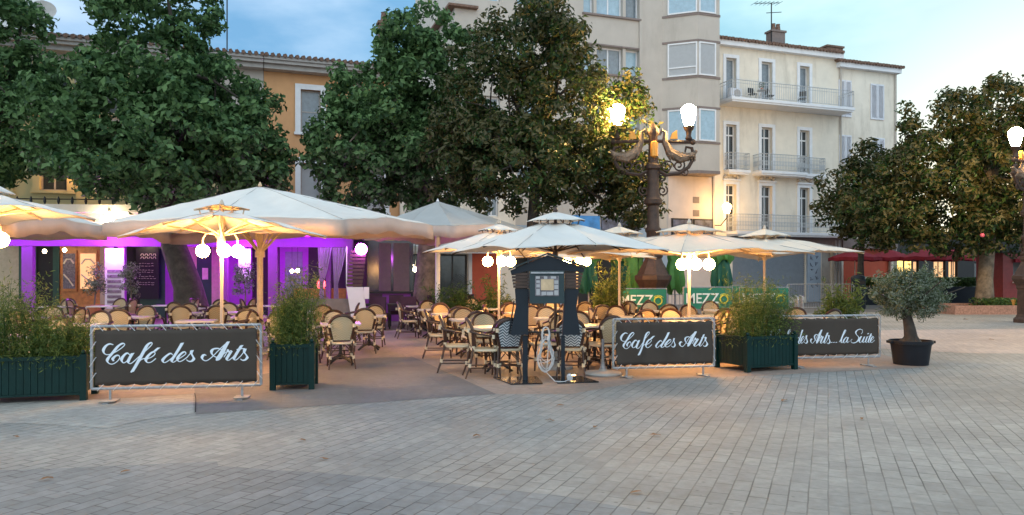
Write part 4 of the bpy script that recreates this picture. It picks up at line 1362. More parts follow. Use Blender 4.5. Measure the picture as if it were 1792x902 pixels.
tree('magnolia_tree', 'wide dark magnolia beside the right street lantern', base,
     [L(1740, 200, Y5, 2.2, 1.7, base=base), L(1660, 250, Y5, 2.2, 1.8, base=base), L(1760, 300, Y5 - .8, 3.0, 2.4, base=base), L(1640, 350, Y5 - .5, 2.7, 1.9, base=base), L(1545, 355, Y5, 1.9, 1.2, base=base), L(1830, 300, Y5, 3.0, 3.2, base=base), L(1700, 400, Y5 - .4, 2.2, 1.1, base=base), L(1592, 295, Y5, 1.3, 1.2, base=base), L(1560, 400, Y5, 1.3, .9, base=base)],
     M['leaf_magnolia'], .36, [(0, 0, 0), (.05, 0, 1.5), (.2, 0, 3.2), (.3, 0, 5), (.1, 0, 7)], 860, 48, .46, .25, 15, M['bark'], aspect=.42, group='magnolia trees on the square')
Y6 = 39.0
base = (PX(1506, Y6), Y6)
tree('magnolia_tree', 'small thin trunked magnolia in front of the red wall', base,
     [L(1500, 330, Y6, 1.6, 1.2, base=base), L(1480, 370, Y6, 1.4, .9, base=base), L(1530, 380, Y6, 1.7, 1.4, base=base), L(1520, 290, Y6, 1.0, 1.1, base=base)],
     M['leaf_magnolia'], .2, [(0, 0, 0), (0, 0, 2.2), (.1, 0, 4.5)], 190, 36, .52, .30, 16, M['bark_dark'], aspect=.42, group='magnolia trees on the square')
fl = MB()
for (px, py) in ((1719, 412),):
    fl.sphere((PX(px, 31.2) , 31.2, PZ(py, 31.2)), .09, 8, 6)
o = fl.build('blossom', M['flower']); o.parent = [x for x in bpy.data.objects if x.name == 'magnolia_tree.001'][0]
o.location = (-PX(1722, Y5), -Y5, 0)
# raised kerb bed of the right tree
kb = thing('tree_bed_wall', 'low brick edged bed around the right magnolia trunk', 'low wall', (PX(1722, 32.5), 32.5, 0), .05)
b_ = MB()
for (x0, x1, y0, y1) in ((-1.9, 2.2, -.9, -.65), (-1.9, -1.65, -.65, 1.8), (1.95, 2.2, -.65, 1.8), (-1.9, 2.2, 1.8, 2.05)):
    b_.bb(x0, x1, y0, y1, 0, .38)
b_.build('kerb', M['brick_red'], kb)
b_ = MB(); b_.bb(-1.64, 1.94, -.64, 1.79, 0, .30); b_.build('soil', M['soil'], kb)
rg = np.random.default_rng(4)
pos = np.stack([rg.uniform(.3, 1.9, 900), rg.uniform(-.6, 1.6, 900), .3 + .35 * rg.random(900)], 1)
leaf_cloud('low_plants', None, 0, 0, .14, M['leaf_hedge'], kb, 5, pos=pos)

# ------------------------------------------------------------------ street lanterns
def street_lantern(label, loc, rz):
    t_ = thing('street_lantern', label, 'street lamp', loc, rz, 'cast iron street lanterns')
    b = MB()
    # plinth: octagonal pedestal
    b.lathe([(.50, 0), (.50, .12), (.42, .20), (.38, .30), (.37, 1.15), (.41, 1.22), (.41, 1.30), (.50, 1.44), (.55, 1.52), (.55, 1.64), (.47, 1.68), (.37, 1.90), (.30, 2.02), (.25, 2.14), (.29, 2.2), (.29, 2.3), (.24, 2.34)], (0, 0, 0), 8)
    b.build('pedestal', M['cast_iron'], t_)
    b = MB()
    b.lathe([(.24, 2.34), (.27, 2.42), (.20, 2.52), (.20, 2.9), (.24, 2.95), (.24, 3.02), (.19, 3.08), (.17, 3.7), (.26, 3.76), (.27, 3.88), (.20, 3.96), (.17, 4.3), (.17, 4.75), (.23, 4.8), (.23, 4.9), (.15, 4.98), (.13, 5.75), (.18, 5.82), (.18, 5.95), (.08, 6.08), (.03, 6.15)], (0, 0, 0), 14)
    sh = b.build('shaft', M['cast_iron'], t_, smooth=True)
    b = MB()
    for k in range(8):
        q = math.pi * k / 4
        for z in (1.55, 2.55):
            pts = [(.42 * math.cos(q) * (1 if z < 2 else .6), .42 * math.sin(q) * (1 if z < 2 else .6), z + .22)]
            for j in range(7):
                a = j * .8
                r_ = (.40 if z < 2 else .25) + .05 * math.cos(a) * (1 - j / 8)
                pts.append((r_ * math.cos(q), r_ * math.sin(q), z + .07 * math.sin(a)))
            b.tube(pts, .018, 4)
    b.build('scroll_ornament', M['cast_iron'], t_)
    b = MB()
    for k in range(4):
        q = math.pi / 4 + math.pi * k / 2
        b.tube([(.50 * math.cos(q), .50 * math.sin(q), .8), (.49 * math.cos(q), .49 * math.sin(q), .6)], [.08, .03], 6)
    b.build('mask_relief', M['gilt'], t_)
    for sx in (-1, 1):
        b = MB()
        # straight top bar
        b.tube([(sx * .1, 0, 5.62), (sx * 1.12, 0, 5.60)], .055, 6)
        b.sphere((sx * 1.18, 0, 5.60), .09, 8, 6)
        # scrolls below the bar: nested spirals
        def spiral(cx_, cz_, r0, turns, dirn, ph, w_):
            pts = []
            for j in range(int(turns * 12)):
                a = ph + dirn * j / 12 * 2 * math.pi
                r_ = r0 * (1 - j / (turns * 12 + 1)) + .02
                pts.append((cx_ + sx * r_ * math.cos(a), 0, cz_ + r_ * math.sin(a)))
            b.tube(pts, w_, 5)
        b.tube([(sx * .14, 0, 4.75), (sx * .40, 0, 4.62), (sx * .75, 0, 4.66), (sx * 1.05, 0, 4.85), (sx * 1.22, 0, 5.15), (sx * 1.15, 0, 5.42), (sx * .98, 0, 5.45), (sx * .95, 0, 5.3)], [.05, .055, .06, .06, .055, .05, .04, .03], 6)
        spiral(sx * .42, 4.86, .18, 1.6, 1, 0, .026)
        spiral(sx * .76, 4.90, .17, 1.6, -1, 1, .026)
        spiral(sx * .28, 4.55, .12, 1.5, 1, 2, .024)
        spiral(sx * .28, 4.15, .14, 1.5, -1, 1, .026)
        spiral(sx * .95, 4.72, .11, 1.4, 1, 3, .022)
        arm = b.build('arm', M['cast_iron'], t_, smooth=True)
        b = MB()   # winged gondola shaped ornament
        pts = [(sx * .20, 0, 5.80), (sx * .26, 0, 5.95), (sx * .36, 0, 5.88), (sx * .34, 0, 5.62), (sx * .50, 0, 5.30), (sx * .80, 0, 5.12), (sx * 1.12, 0, 5.18), (sx * 1.30, 0, 5.34)]
        b.tube(pts, [.03, .045, .06, .085, .15, .17, .11, .04], 8)
        for j in range(9):
            u_ = j / 8
            x0 = sx * (.42 + .72 * u_)
            b.tube([(x0, 0, 5.36 - .12 * u_), (x0 + sx * .05, -.13, 5.20 - .06 * u_), (x0 + sx * .10, -.05, 5.05 - .02 * u_)], [.03, .035, .015], 5)
            b.tube([(x0, 0, 5.36 - .12 * u_), (x0 + sx * .05, .13, 5.20 - .06 * u_), (x0 + sx * .10, .05, 5.05 - .02 * u_)], [.03, .035, .015], 5)
        b.build('winged_ornament', M['worn_gilt'], arm, smooth=True)
        b = MB(); b.plate([(sx * .50, 5.68), (sx * .72, 5.68), (sx * .70, 5.95), (sx * .56, 5.86)], -.05, .05); b.build('finial', M['gilt'], arm)
        b = MB()
        b.lathe([(.05, 5.64), (.11, 5.70), (.07, 5.78), (.09, 5.92), (.14, 5.97), (.17, 6.06)], (sx * 1.06, 0, 0), 10)
        hd = b.build('lantern_holder', M['cast_iron'], arm, smooth=True)
        b = MB()
        b.lathe([(.11, 6.06), (.18, 6.28), (.225, 6.52), (.215, 6.60), (.13, 6.68), (.04, 6.72)], (sx * 1.06, 0, 0), 14)
        b.build('lantern_glass', M['lantern'], t_, smooth=True)
    b = MB(); b.lathe([(.05, 5.1), (.11, 5.15), (.11, 5.55), (.05, 5.6)], (0, -.16, 0), 8); b.build('gilt_plaque', M['gilt'], t_)
    return t_
street_lantern('cast iron street lantern with twin lit heads standing behind the cafe tables', (PX(1143, 22), 22, 0), 0.02)
lan2 = street_lantern('cast iron street lantern cut off by the right edge of the photo', (PX(1801, 26), 26, 0), 0.6)

# ------------------------------------------------------------------ parasols
def canopy_mesh(c, rim, ztop, hole=0.0, drop=0.0, sag=.05, p=1.2, nseg=8, nr=14, scal=.05, vw=0.0, valance=0.0):
    """c centre (x,y); rim list of (x,y,z) ordered round; returns MB"""
    b = MB()
    K = len(rim)
    N_ = K * nseg
    vs = []
    for i in range(nr + 1):
        s_ = hole + (1 - hole) * i / nr
        for k in range(K):
            A, B_ = Vector(rim[k]), Vector(rim[(k + 1) % K])
            for j in range(nseg):
                t = j / nseg
                e_ = A.lerp(B_, t)
                mid = 4 * t * (1 - t)
                cx_, cy_ = c
                f = 1 - scal * mid * s_
                x = cx_ + (e_.x - cx_) * s_ * f
                y = cy_ + (e_.y - cy_) * s_ * f
                z = ztop + (e_.z - ztop) * (s_ ** p) - sag * mid * math.sin(math.pi * min(1, s_)) - 0.0
                vs.append((x, y, z))
    fs = []
    for i in range(nr):
        for k in range(N_):
            k2 = (k + 1) % N_
            fs.append((i * N_ + k, i * N_ + k2, (i + 1) * N_ + k2, (i + 1) * N_ + k))
    if hole == 0.0:
        pass
    rg_ = random.Random(int(abs(c[0] * 7 + ztop * 1000)) + len(rim))
    ph = [rg_.uniform(0, 6) for _ in range(4)]
    vs = [(x, y, z + .012 * math.sin(x * 5 + ph[0]) * math.cos(y * 4 + ph[1]) + .007 * math.sin(x * 11 + y * 9 + ph[2])) for x, y, z in vs]
    b.add(vs, fs)
    if valance > 0:
        base_i = nr * N_
        vv = []
        for k in range(N_):
            x, y, z = vs[base_i + k]
            wv = .015 * math.sin(k * 1.9) + .01 * math.sin(k * 3.7)
            dx_, dy_ = x - c[0], y - c[1]
            L_ = math.hypot(dx_, dy_) or 1
            vv.append((x + dx_ / L_ * (.02 + wv), y + dy_ / L_ * (.02 + wv), z - valance * (.92 + .08 * math.sin(k * 1.3))))
        b2 = MB()
        b2.add([vs[base_i + k] for k in range(N_)] + vv, [(k, (k + 1) % N_, N_ + (k + 1) % N_, N_ + k) for k in range(N_)])
        return b, b2
    return b, None

def solid(o, th=.006):
    md = o.modifiers.new('solid', 'SOLIDIFY'); md.thickness = th; md.offset = -1
    return o

def parasol(name, label, px, Y, ztop, corners, m, mast_dx=0.0, vent=True, pole_m=None, ribs_m=None, valance=0.0, pole_r=.028, vent_r=.27, group='parasols over the cafe tables', hub=True, vent_h=.22, z_floor=0.0, base=True, mids=True, p=1.25, pole_top=None, vent_m=None, thick_struts=False, sag=.05):
    """corners: four (px,Y,z) or two (near,right) mirrored about the pole"""
    cx_, cy_ = PX(px, Y), Y
    t_ = thing(name, label, 'parasol', (cx_, cy_, 0), 0, group)
    pts = [Vector((PX(a, yy) - cx_, yy - cy_, z)) for (a, yy, z) in corners]
    if len(pts) == 2:
        n_, r_ = pts
        pts = [n_, r_, Vector((-n_.x, -n_.y, n_.z)), Vector((-r_.x, -r_.y, r_.z))]
    rim = []
    for k in range(4):
        a, b = pts[k], pts[(k + 1) % 4]
        rim.append(a)
        if mids:
            mm = (a + b) / 2; mm.z += .10 * (ztop - mm.z) + .02
            mm.x *= .97; mm.y *= .97
            rim.append(mm)
    hole = .16 if vent else 0.02
    zmain = ztop - (vent_h * .75 if vent else 0)
    cm, vm = canopy_mesh((0, 0), rim, zmain, hole=hole, valance=valance, p=p, sag=sag, scal=.015 if valance else .05)
    c = solid(cm.build('canopy', m, t_, smooth=False))
    c.data.polygons.foreach_set('use_smooth', [True] * len(c.data.polygons))
    try: c.data.set_sharp_from_angle(angle=math.radians(12))
    except Exception: pass
    sb = MB()
    for q in rim:
        pr = []
        for i in range(8):
            s_ = hole + .01 + (.985 - hole) * i / 7
            pr.append((q.x * s_, q.y * s_, zmain + (q.z - zmain) * s_ ** p + .004))
        sb.tube(pr, .005, 4)
    sb.build('seam', M['concrete'], c)
    if vm:
        solid(vm.build('valance', M['valance'], t_, smooth=True))
    if vent:
        vr_ = [Vector((q.x * vent_r, q.y * vent_r, ztop - vent_h + .10 + .3 * (q.z - zmain) * vent_r)) for q in rim]
        cm2, _ = canopy_mesh((0, 0), vr_, ztop, hole=.03, nr=4, sag=.01, p=1.1)
        solid(cm2.build('vent_cap', vent_m or m, t_, smooth=True))
        st_ = MB()
        for q in vr_:
            st_.tube([(q.x * .8, q.y * .8, q.z + .01), (q.x * .72, q.y * .72, q.z - .13)], .010, 4)
            st_.tube([(q.x * .05, q.y * .05, ztop - .03), (q.x * .98, q.y * .98, q.z - .012)], .010, 4)
        st_.build('vent_spacers', M['pale_wood'] if ribs_m is None else ribs_m, t_)
    pm = pole_m or M['pale_pole']
    b = MB(); b.tube([(mast_dx, 0, z_floor), (mast_dx, 0, ztop - .03)], pole_r, 10); b.build('pole', pm, t_, smooth=True)
    if base:
        b = MB(); b.lathe([(.30, 0), (.30, .04), (.22, .07), (.06, .09), (.05, .30)], (mast_dx, 0, .0), 16); b.build('base', M['concrete'], t_)
    b = MB(); b.lathe([(.02, 0), (.045, .03), (.02, .09), (.005, .11)], (mast_dx, 0, ztop - .01), 8); b.build('finial', pm, t_)
    rm = ribs_m or M['pale_wood']
    zh = min(q.z for q in rim) + (.02 if not thick_struts else -.52)
    for q in rim:
        n = 5
        pr = []
        for i in range(n + 1):
            s_ = .04 + .95 * i / n
            pr.append((q.x * s_, q.y * s_, zmain + (q.z - zmain) * s_ ** p - .03))
        rb = MB().tube(pr, .014 if not thick_struts else .02, 4).build('rib', rm, t_)
        s0 = .52 if not thick_struts else .30
        e_ = (q.x * s0, q.y * s0, zmain + (q.z - zmain) * s0 ** p - .05)
        MB().tube([(mast_dx, 0, zh), e_], .013 if not thick_struts else .026, 4).build('strut', rm, rb)
    b = MB(); b.tube([(mast_dx, 0, zh - .07), (mast_dx, 0, zh + .05)], pole_r * 1.8 if not thick_struts else .10, 10); b.build('hub', rm, t_)
    return t_

# big wooden parasol behind the left sign
parasol('market_parasol', 'largest white parasol on a thick wooden pole with a valance tinted as if lamplit', 455, 15.5, PZ(327, 15.5),
        [(600, 12.9, 2.60), (757, 15.6, 2.68), (300, 18.4, 2.66), (180, 14.9, 2.68)], M['canvas'], vent=False, pole_m=M['pale_wood'], pole_r=.062, valance=.30, thick_struts=True, p=1.05, sag=.06)
# grey-white parasol centre back
parasol('market_parasol', 'greyish square parasol on a white pole behind the aisle', 766, 21, PZ(354, 21),
        [(790, 18.2, 2.85), (928, 21.5, 2.95), (745, 24.0, 2.9), (640, 20.6, 2.9)], M['canvas_grey'], vent=False, pole_m=M['white_trim'], pole_r=.07, valance=.32, p=1.1, base=False)
parasol('market_parasol', 'parasol with valance tinted as if lamplit at the left edge behind the nearer canopy', -70, 16.5, 3.6,
        [(20, 13.2, 2.58), (186, 15.6, 2.66), (-130, 20, 2.6), (-340, 16, 2.6)], M['canvas'], vent=False, pole_r=.06, pole_m=M['pale_wood'], valance=.30, p=1.1)
parasol('vented_parasol', 'nearest left parasol with a folded vent top reaching the left edge', -25, 11.4, PZ(318, 11.4),
        [(-60, 9.3, 2.52), (168, 11.6, 2.50)], M['canvas'], vent=True, vent_h=.26)
parasol('vented_parasol', 'parasol with a brown framed vent above the left sign', 388, 12.0, PZ(360, 12.0),
        [(372, 9.9, 2.43), (572, 12.0, 2.25)], M['canvas'], vent=True, vent_h=.13, vent_r=.27, vent_m=M['pale_wood'], pole_r=.026)
parasol('vented_parasol', 'nearest white vented parasol right above the dark menu stand', 972, 13.0, PZ(371, 13.0),
        [(903, 11.0, 2.02), (1172, 12.4, 2.04)], M['canvas'], pole_m=M['brown_wood'], ribs_m=M['brown_wood'])
parasol('vented_parasol', 'white vented parasol over the tables left of the menu stand', 873, 17.0, PZ(392, 17.0),
        [(815, 15.0, 2.12), (1010, 16.8, 2.16)], M['canvas'], ribs_m=M['brown_wood'])
parasol('vented_parasol', 'small vented parasol half hidden behind the nearest right canopy', 1084, 17.2, PZ(397, 17.2),
        [(1106, 15.2, 2.02), (1236, 17.4, 2.12)], M['canvas_warm'])
parasol('vented_parasol', 'parasol in the shade behind the dark menu stand', 1010, 20.0, PZ(417, 20.0),
        [(1000, 18.0, 2.05), (1150, 19.8, 2.10)], M['canvas_warm'])
parasol('vented_parasol', 'warm white vented parasol above the middle sign', 1206, 14.2, PZ(392, 14.2),
        [(1192, 12.2, 2.00), (1428, 14.0, 2.06)], M['canvas_warm'])
parasol('vented_parasol', 'rightmost cafe parasol above the right green planter', 1338, 16.6, PZ(402, 16.6),
        [(1352, 14.4, 2.02), (1514, 16.3, 2.14)], M['canvas_warm'])

# ------------------------------------------------------------------ globe lamps on the parasol poles
def globe_lamp(label, px, Y, pg, py, r, angs, arm=.26):
    z = PZ(py, Y)
    t_ = thing('globe_lamp', label, 'lamp', (PX(px, Y), Y, z), 0, 'globe lamps on the parasol poles')
    b = MB(); b.tube([(0, 0, .02), (0, 0, .34)], .045, 8); b.build('collar', M['pale_pole'], t_)
    for a in angs:
        q = math.radians(a)
        dx_, dy_ = math.cos(q), math.sin(q)
        b = MB(); b.tube([(dx_ * .03, dy_ * .03, .20), (dx_ * arm * .35, dy_ * arm * .35, .30), (dx_ * arm * .8, dy_ * arm * .8, .29), (dx_ * arm, dy_ * arm, .20), (dx_ * arm, dy_ * arm, r * .9)], .014, 6)
        ar = b.build('arm', M['pale_pole'], t_, smooth=True)
        MB().sphere((dx_ * arm, dy_ * arm, 0), r, 16, 12).build('globe', M['globe'], t_, smooth=True)
globe_lamp('three globe lamp under the parasol above the left sign', 385, 12.0, 0, 440, .105, (185, -55, 15), .27)
globe_lamp('three globe lamp on the pole left of the menu stand', 873, 17.0, 0, 458, .118, (200, -75, 5), .27)
globe_lamp('three globe lamp seen over the right shoulder of the menu stand', 1010, 20.0, 0, 458, .115, (180, -80, 10), .27)
globe_lamp('three globe lamp above the middle sign', 1216, 14.2, 0, 463, .112, (195, -100, 0), .27)
globe_lamp('globe lamp cut off by the left edge of the photo', -22, 11.4, 0, 420, .12, (0, -120), .20)

# ------------------------------------------------------------------ closed green parasols
def closed_parasol(label, px, Y, lime):
    t_ = thing('closed_parasol', label, 'parasol', (PX(px, Y), Y, 0), px * .37, 'closed green parasols')
    b = MB(); b.tube([(0, 0, 0), (0, 0, 2.75)], .025, 8); b.build('pole', M['galv'], t_)
    def skirt(z0, z1, r0, r1, ph, m, name):
        b = MB(); n, h = 28, 9
        vs = []; fs = []
        for i in range(h + 1):
            u_ = i / h
            r_ = r0 + (r1 - r0) * math.sin(u_ * math.pi * .62) / .93
            if u_ > .8: r_ *= 1 - (u_ - .8) * .9
            for j in range(n):
                q = 2 * math.pi * j / n
                f = 1 + .32 * math.sin(q * 7 + ph) * u_ + .12 * math.sin(q * 3 + ph * 2)
                z = z0 + (z1 - z0) * u_ + (.10 * math.sin(q * 4 + ph) if i == h else 0)
                vs.append((r_ * f * math.cos(q + u_ * .5), r_ * f * math.sin(q + u_ * .5), z))
        for i in range(h):
            for j in range(n):
                j2 = (j + 1) % n
                fs.append((i * n + j, i * n + j2, (i + 1) * n + j2, (i + 1) * n + j))
        b.add(vs, fs); return b.build(name, m, t_, smooth=True)
    a, b2 = (M['para_lime'], M['para_lime']) if lime else (M['para_green'], M['para_lime'])
    skirt(2.62, 1.15, .05, .26, px, a, 'folded_canopy')
    skirt(2.66, 2.05, .04, .29 if not lime else .2, px + 1, b2, 'top_flap')
for px, Y, lm, lab in ((1030, 23.5, False, 'closed parasol with dark green folds behind the menu stand'), (1083, 24.5, False, 'closed green parasol behind the yellow green bamboo'), (1113, 22.5, True, 'closed lime green parasol left of the iron lantern pedestal'), (1181, 22.5, True, 'closed lime green parasol right of the iron lantern pedestal'), (1264, 22.5, False, 'closed dark green parasol beside the grey roller shutter')):
    closed_parasol(lab, px, Y, lm)
# ------------------------------------------------------------------ furniture
def rounded_back(w0, w1, h, n=12):
    """outline of a chair back: narrower bottom, arched top (x, z)"""
    pts = [(-w0, 0)]
    zs = h * .58
    pts.append((-w1, zs))
    for i in range(1, n):
        a = math.pi - math.pi * i / n
        pts.append((w1 * math.cos(a), zs + (h - zs) * math.sin(a)))
    pts += [(w1, zs), (w0, 0)]
    return pts
def bistro_chair(name, label, wv, group='rattan bistro chairs'):
    """front of the chair faces -y locally; its back panel stands at +y"""
    t_ = thing(name, label, 'chair', (0, 0, 0), 0, group)
    SH, SD, SW = .455, .20, .215
    RT = [M['rattan'], M['rattan_cream']]
    def bind(b, sx, spots):
        b.mi = 1
        for (x, y, z, r_) in spots:
            b.tube([(sx * x, y, z - .030), (sx * x, y, z + .030)], r_, 7)
        b.mi = 0
    # seat
    b = MB()
    pl = []
    for i in range(24):
        q = 2 * math.pi * i / 24
        sx, sy = abs(math.cos(q)) ** .55 * (1 if math.cos(q) > 0 else -1), abs(math.sin(q)) ** .55 * (1 if math.sin(q) > 0 else -1)
        pl.append((sx * SW * (1.0 - .08 * sy), sy * SD))
    b.prism(pl, SH - .035, SH)
    b.build('seat', wv, t_)
    b = MB()
    b.tube([(x * 1.03, y * 1.03, SH - .018) for x, y in pl + pl[:1]], .020, 6)
    b.build('seat_rim', M['rattan_cream'], t_)
    # back panel, slightly reclined
    rec = .16
    def Bk(x, z):
        return (x, SD - .005 + rec * z + .05 * (1 - (x / .22) ** 2) - .03, SH + .03 + z)
    ol = rounded_back(.15, .205, .44)
    b = MB()
    c0 = Bk(0, .22)
    n = len(ol)
    vs = [Bk(*p_) for p_ in ol]
    # radial grid for a slightly curved panel
    rings = 4
    V = []
    for r in range(rings + 1):
        s_ = 1 - r / rings
        for (x, z) in ol:
            V.append(Bk(x * s_, .22 + (z - .22) * s_))
    fs = []
    for r in range(rings):
        for j in range(n):
            j2 = (j + 1) % n
            fs.append((r * n + j, r * n + j2, (r + 1) * n + j2, (r + 1) * n + j))
    V2 = [(x, y + .014, z) for x, y, z in V]
    b.add(V, fs); b.add(V2, [tuple(reversed(f)) for f in fs])
    b.build('backrest', wv, t_, smooth=True)
    b = MB()
    arch = [Bk(x * 1.05, z * 1.02) for x, z in ol]
    b.tube([(x, y + .007, z) for x, y, z in arch], .027, 6)
    b.tube([(x, y + .007, z) for x, y, z in (Bk(-.15, .0), Bk(.15, .0))], .018, 6)
    b.build('back_frame', M['rattan'], t_, smooth=True)
    # legs
    for sx in (-1, 1):
        b = MB(); b.tube([(sx * .185, -.185, SH - .02), (sx * .205, -.21, .22), (sx * .215, -.225, 0)], [.018, .017, .015], 6); bind(b, sx, ((.207, -.213, .20, .025), (.20, -.2, SH - .06, .026))); b.build('leg', RT, t_, smooth=True)
        b = MB(); b.tube([(sx * .165, SD + .0, SH + .10), (sx * .18, SD + .01, SH - .02), (sx * .20, SD + .06, .2), (sx * .225, SD + .13, 0)], [.018, .018, .017, .014], 6); bind(b, sx, ((.197, SD + .062, .20, .025), (.168, SD + .0, SH + .02, .027))); b.build('leg', RT, t_, smooth=True)
        # arm sweeping from the back down to the front leg
        b = MB()
        b.tube([(sx * .205, SD + .08, SH + .30), (sx * .255, SD + .02, SH + .27), (sx * .275, -.06, SH + .22), (sx * .265, -.17, SH + .16), (sx * .235, -.205, SH + .04), (sx * .205, -.21, .25)], .019, 6)
        bind(b, sx, ((.205, SD + .082, SH + .30, .030), (.272, -.10, SH + .20, .027)))
        b.build('armrest', RT, t_, smooth=True)
    b = MB()
    for sx in (-1, 1):
        b.tube([(sx * .212, -.215, .16), (sx * .205, SD + .07, .16)], .010, 5)
        b.tube([(sx * .20, -.20, .27), (sx * .06, -.205, SH - .05)], .009, 5)
        b.tube([(sx * .18, SD + .04, .27), (sx * .06, SD + .0, SH - .05)], .009, 5)
    b.tube([(-.20, -.215, .20), (.20, -.215, .20)], .010, 5); b.tube([(-.2, SD + .06, .20), (.2, SD + .06, .20)], .010, 5)
    b.build('stretcher', M['rattan'], t_)
    return t_
def bistro_table(name, label, rect=True, group='cafe tables'):
    t_ = thing(name, label, 'table', (0, 0, 0), 0, group)
    b = MB()
    if rect:
        w, d, r_ = .36, .34, .06
        pl = []
        for (sx, sy, a0) in ((1, 1, 0), (-1, 1, 90), (-1, -1, 180), (1, -1, 270)):
            for k in range(5):
                q = math.radians(a0 + k * 22.5)
                pl.append((sx * (w - r_) + r_ * math.cos(q), sy * (d - r_) + r_ * math.sin(q)))
    else:
        pl = [(.52 * math.cos(q), .40 * math.sin(q)) for q in [2 * math.pi * k / 28 for k in range(28)]]
    b.prism(pl, .715, .745)
    b.build('tabletop', M['table_white'], t_)
    b = MB(); b.lathe([(.035, .08), (.05, .16), (.028, .22), (.028, .62), (.05, .68), (.10, .713)], (0, 0, 0), 10); b.build('column', M['table_metal'], t_, smooth=True)
    for k in range(4):
        q = math.pi / 4 + k * math.pi / 2
        b = MB(); b.tube([(.02 * math.cos(q), .02 * math.sin(q), .13), (.14 * math.cos(q), .14 * math.sin(q), .10), (.27 * math.cos(q), .27 * math.sin(q), .03), (.31 * math.cos(q), .31 * math.sin(q), .0)], [.03, .028, .022, .02], 6)
        b.build('leg', M['table_metal'], t_, smooth=True)
    return t_
def lounge_chair(name, label):
    t_ = thing(name, label, 'chair', (0, 0, 0), 0, 'dark lounge chairs')
    b = MB(); b.bb(-.23, .23, -.24, .22, .38, .50); b.build('seat', M['lounge'], t_)
    b = MB(); b.plate([(-.23, .36), (.23, .36), (.235, 1.0), (-.235, 1.0)], .222, .30); b.build('backrest', M['lounge'], t_)
    for sx in (-1, 1):
        for y in (-.21, .26):
            b = MB(); b.box((sx * .20, y, .18), (.045, .045, .36)); b.build('leg', M['lounge_leg'], t_)
    return t_
protoA = bistro_chair('bistro_chair', 'x', M['weave_cream'])
protoT = bistro_chair('bistro_chair', 'x', M['weave_tan'])
protoB = bistro_chair('bistro_chair', 'x', M['weave_blue'])
tblR = bistro_table('bistro_table', 'x', True)
tblO = bistro_table('bistro_table', 'x', False)
loP = lounge_chair('lounge_chair', 'x')
index_children()
used = set()
def place(proto, x, y, rz, label, group=None):
    o = proto if proto.name not in used else copy_tree(proto)
    used.add(o.name)
    o.location = (x, y, .004)
    o.rotation_euler = (0, 0, rz)
    o['label'] = label
    if group: o['group'] = group
    return o
rc = random.Random(21)
SIDE = {'n': (0, -1, math.pi), 'f': (0, 1, 0), 'l': (-1, 0, math.pi / 2), 'r': (1, 0, -math.pi / 2)}
WORD = {'n': 'near', 'f': 'far', 'l': 'left', 'r': 'right'}
def table_set(x, y, rot, sides, desc, rect=True, proto=None, dist=.62, dark=False, tlabel=None):
    place(tblR if rect else tblO, x, y, rot, tlabel or ('white topped iron table ' + desc))
    for s_ in sides:
        dx_, dy_, a = SIDE[s_]
        k = dist + rc.uniform(-.05, .10) + (.12 if (not rect and s_ in 'lr') else 0)
        j = rc.uniform(-.08, .08)
        lx, ly = dx_ * k + dy_ * j, dy_ * k + dx_ * j
        X = x + lx * math.cos(rot) - ly * math.sin(rot)
        Y = y + lx * math.sin(rot) + ly * math.cos(rot)
        p_ = proto or (protoA if rc.random() < .62 else protoT)
        place(p_, X, Y, rot + a + rc.uniform(-.22, .22), 'rattan chair at %s side of table %s' % (WORD[s_], desc))
def W_(px, Y):
    return PX(px, Y), Y
A0 = math.radians(12)
LT = [((40, 10.9), 'fl', 'behind the left planter'), ((140, 13.4), 'nfl', 'beside the left sign end'),
      ((232, 16.0), 'nf', 'before the white menu case'), ((326, 17.7), 'nfl', 'behind the left sign middle'),
      ((392, 18.0), 'nf', 'behind the brown framed parasol pole'), ((436, 16.0), 'nf', 'before the thick wooden pole'),
      ((345, 14.6), 'r', 'closest behind the left sign'), ((596, 13.7), 'nfl', 'nearest right of the square planter'),
      ((646, 16.4), 'nf', 'before the slatted white stand'), ((562, 18.4), 'nr', 'before the grey sofa'),
      ((505, 15.3), 'nf', 'behind the square planter bamboo'), ((60, 15.6), 'nfr', 'behind the left edge bamboo')]
for (p, Yp), sd, ds in LT:
    x, y = W_(p, Yp)
    table_set(x, y, A0 + rc.uniform(-.1, .1), sd, ds)
for (p, Yp, sd, ds) in ((290, 22.4, 'lr', 'by the chalkboard menu'), (180, 21.8, 'lrf', 'left of the white menu case'), (95, 21.5, 'lf', 'before the wooden cafe front'),
                        (395, 22.6, 'lrn', 'by the square potted shrub'), (478, 22.2, 'lr', 'behind the thick wooden pole'), (330, 20.2, 'rn', 'before the leaning trunk')):
    x, y = W_(p, Yp)
    table_set(x, y, .1, sd, ds, proto=protoT)
# right cluster: rows running back beside the aisle
rowname = ['front', 'second', 'third', 'fourth', 'fifth']
colname = ['by the aisle', 'behind the menu stand', 'behind the middle sign', 'behind the right planter', 'behind the right sign']
for i in range(5):
    for j in range(5):
        x = -.25 - .62 * i + 1.72 * j
        y = 12.75 + 2.28 * i + .46 * j
        if i == 0 and j == 0:
            table_set(x, y, A0, 'nflr', 'left of the menu stand', rect=False, proto=protoA, tlabel='oval white table left of the dark menu stand')
            continue
        if (i, j) in ((0, 2), (0, 3), (4, 3), (4, 4), (4, 2), (0, 4), (3, 4)):
            continue
        sd = {0: 'nfr' if j else 'nf'}.get(i, 'nf' + ('l' if (i + j) % 2 else 'r'))
        table_set(x, y, A0 + rc.uniform(-.08, .08), sd, '%s, %s row' % (colname[j], rowname[i]), proto=None)
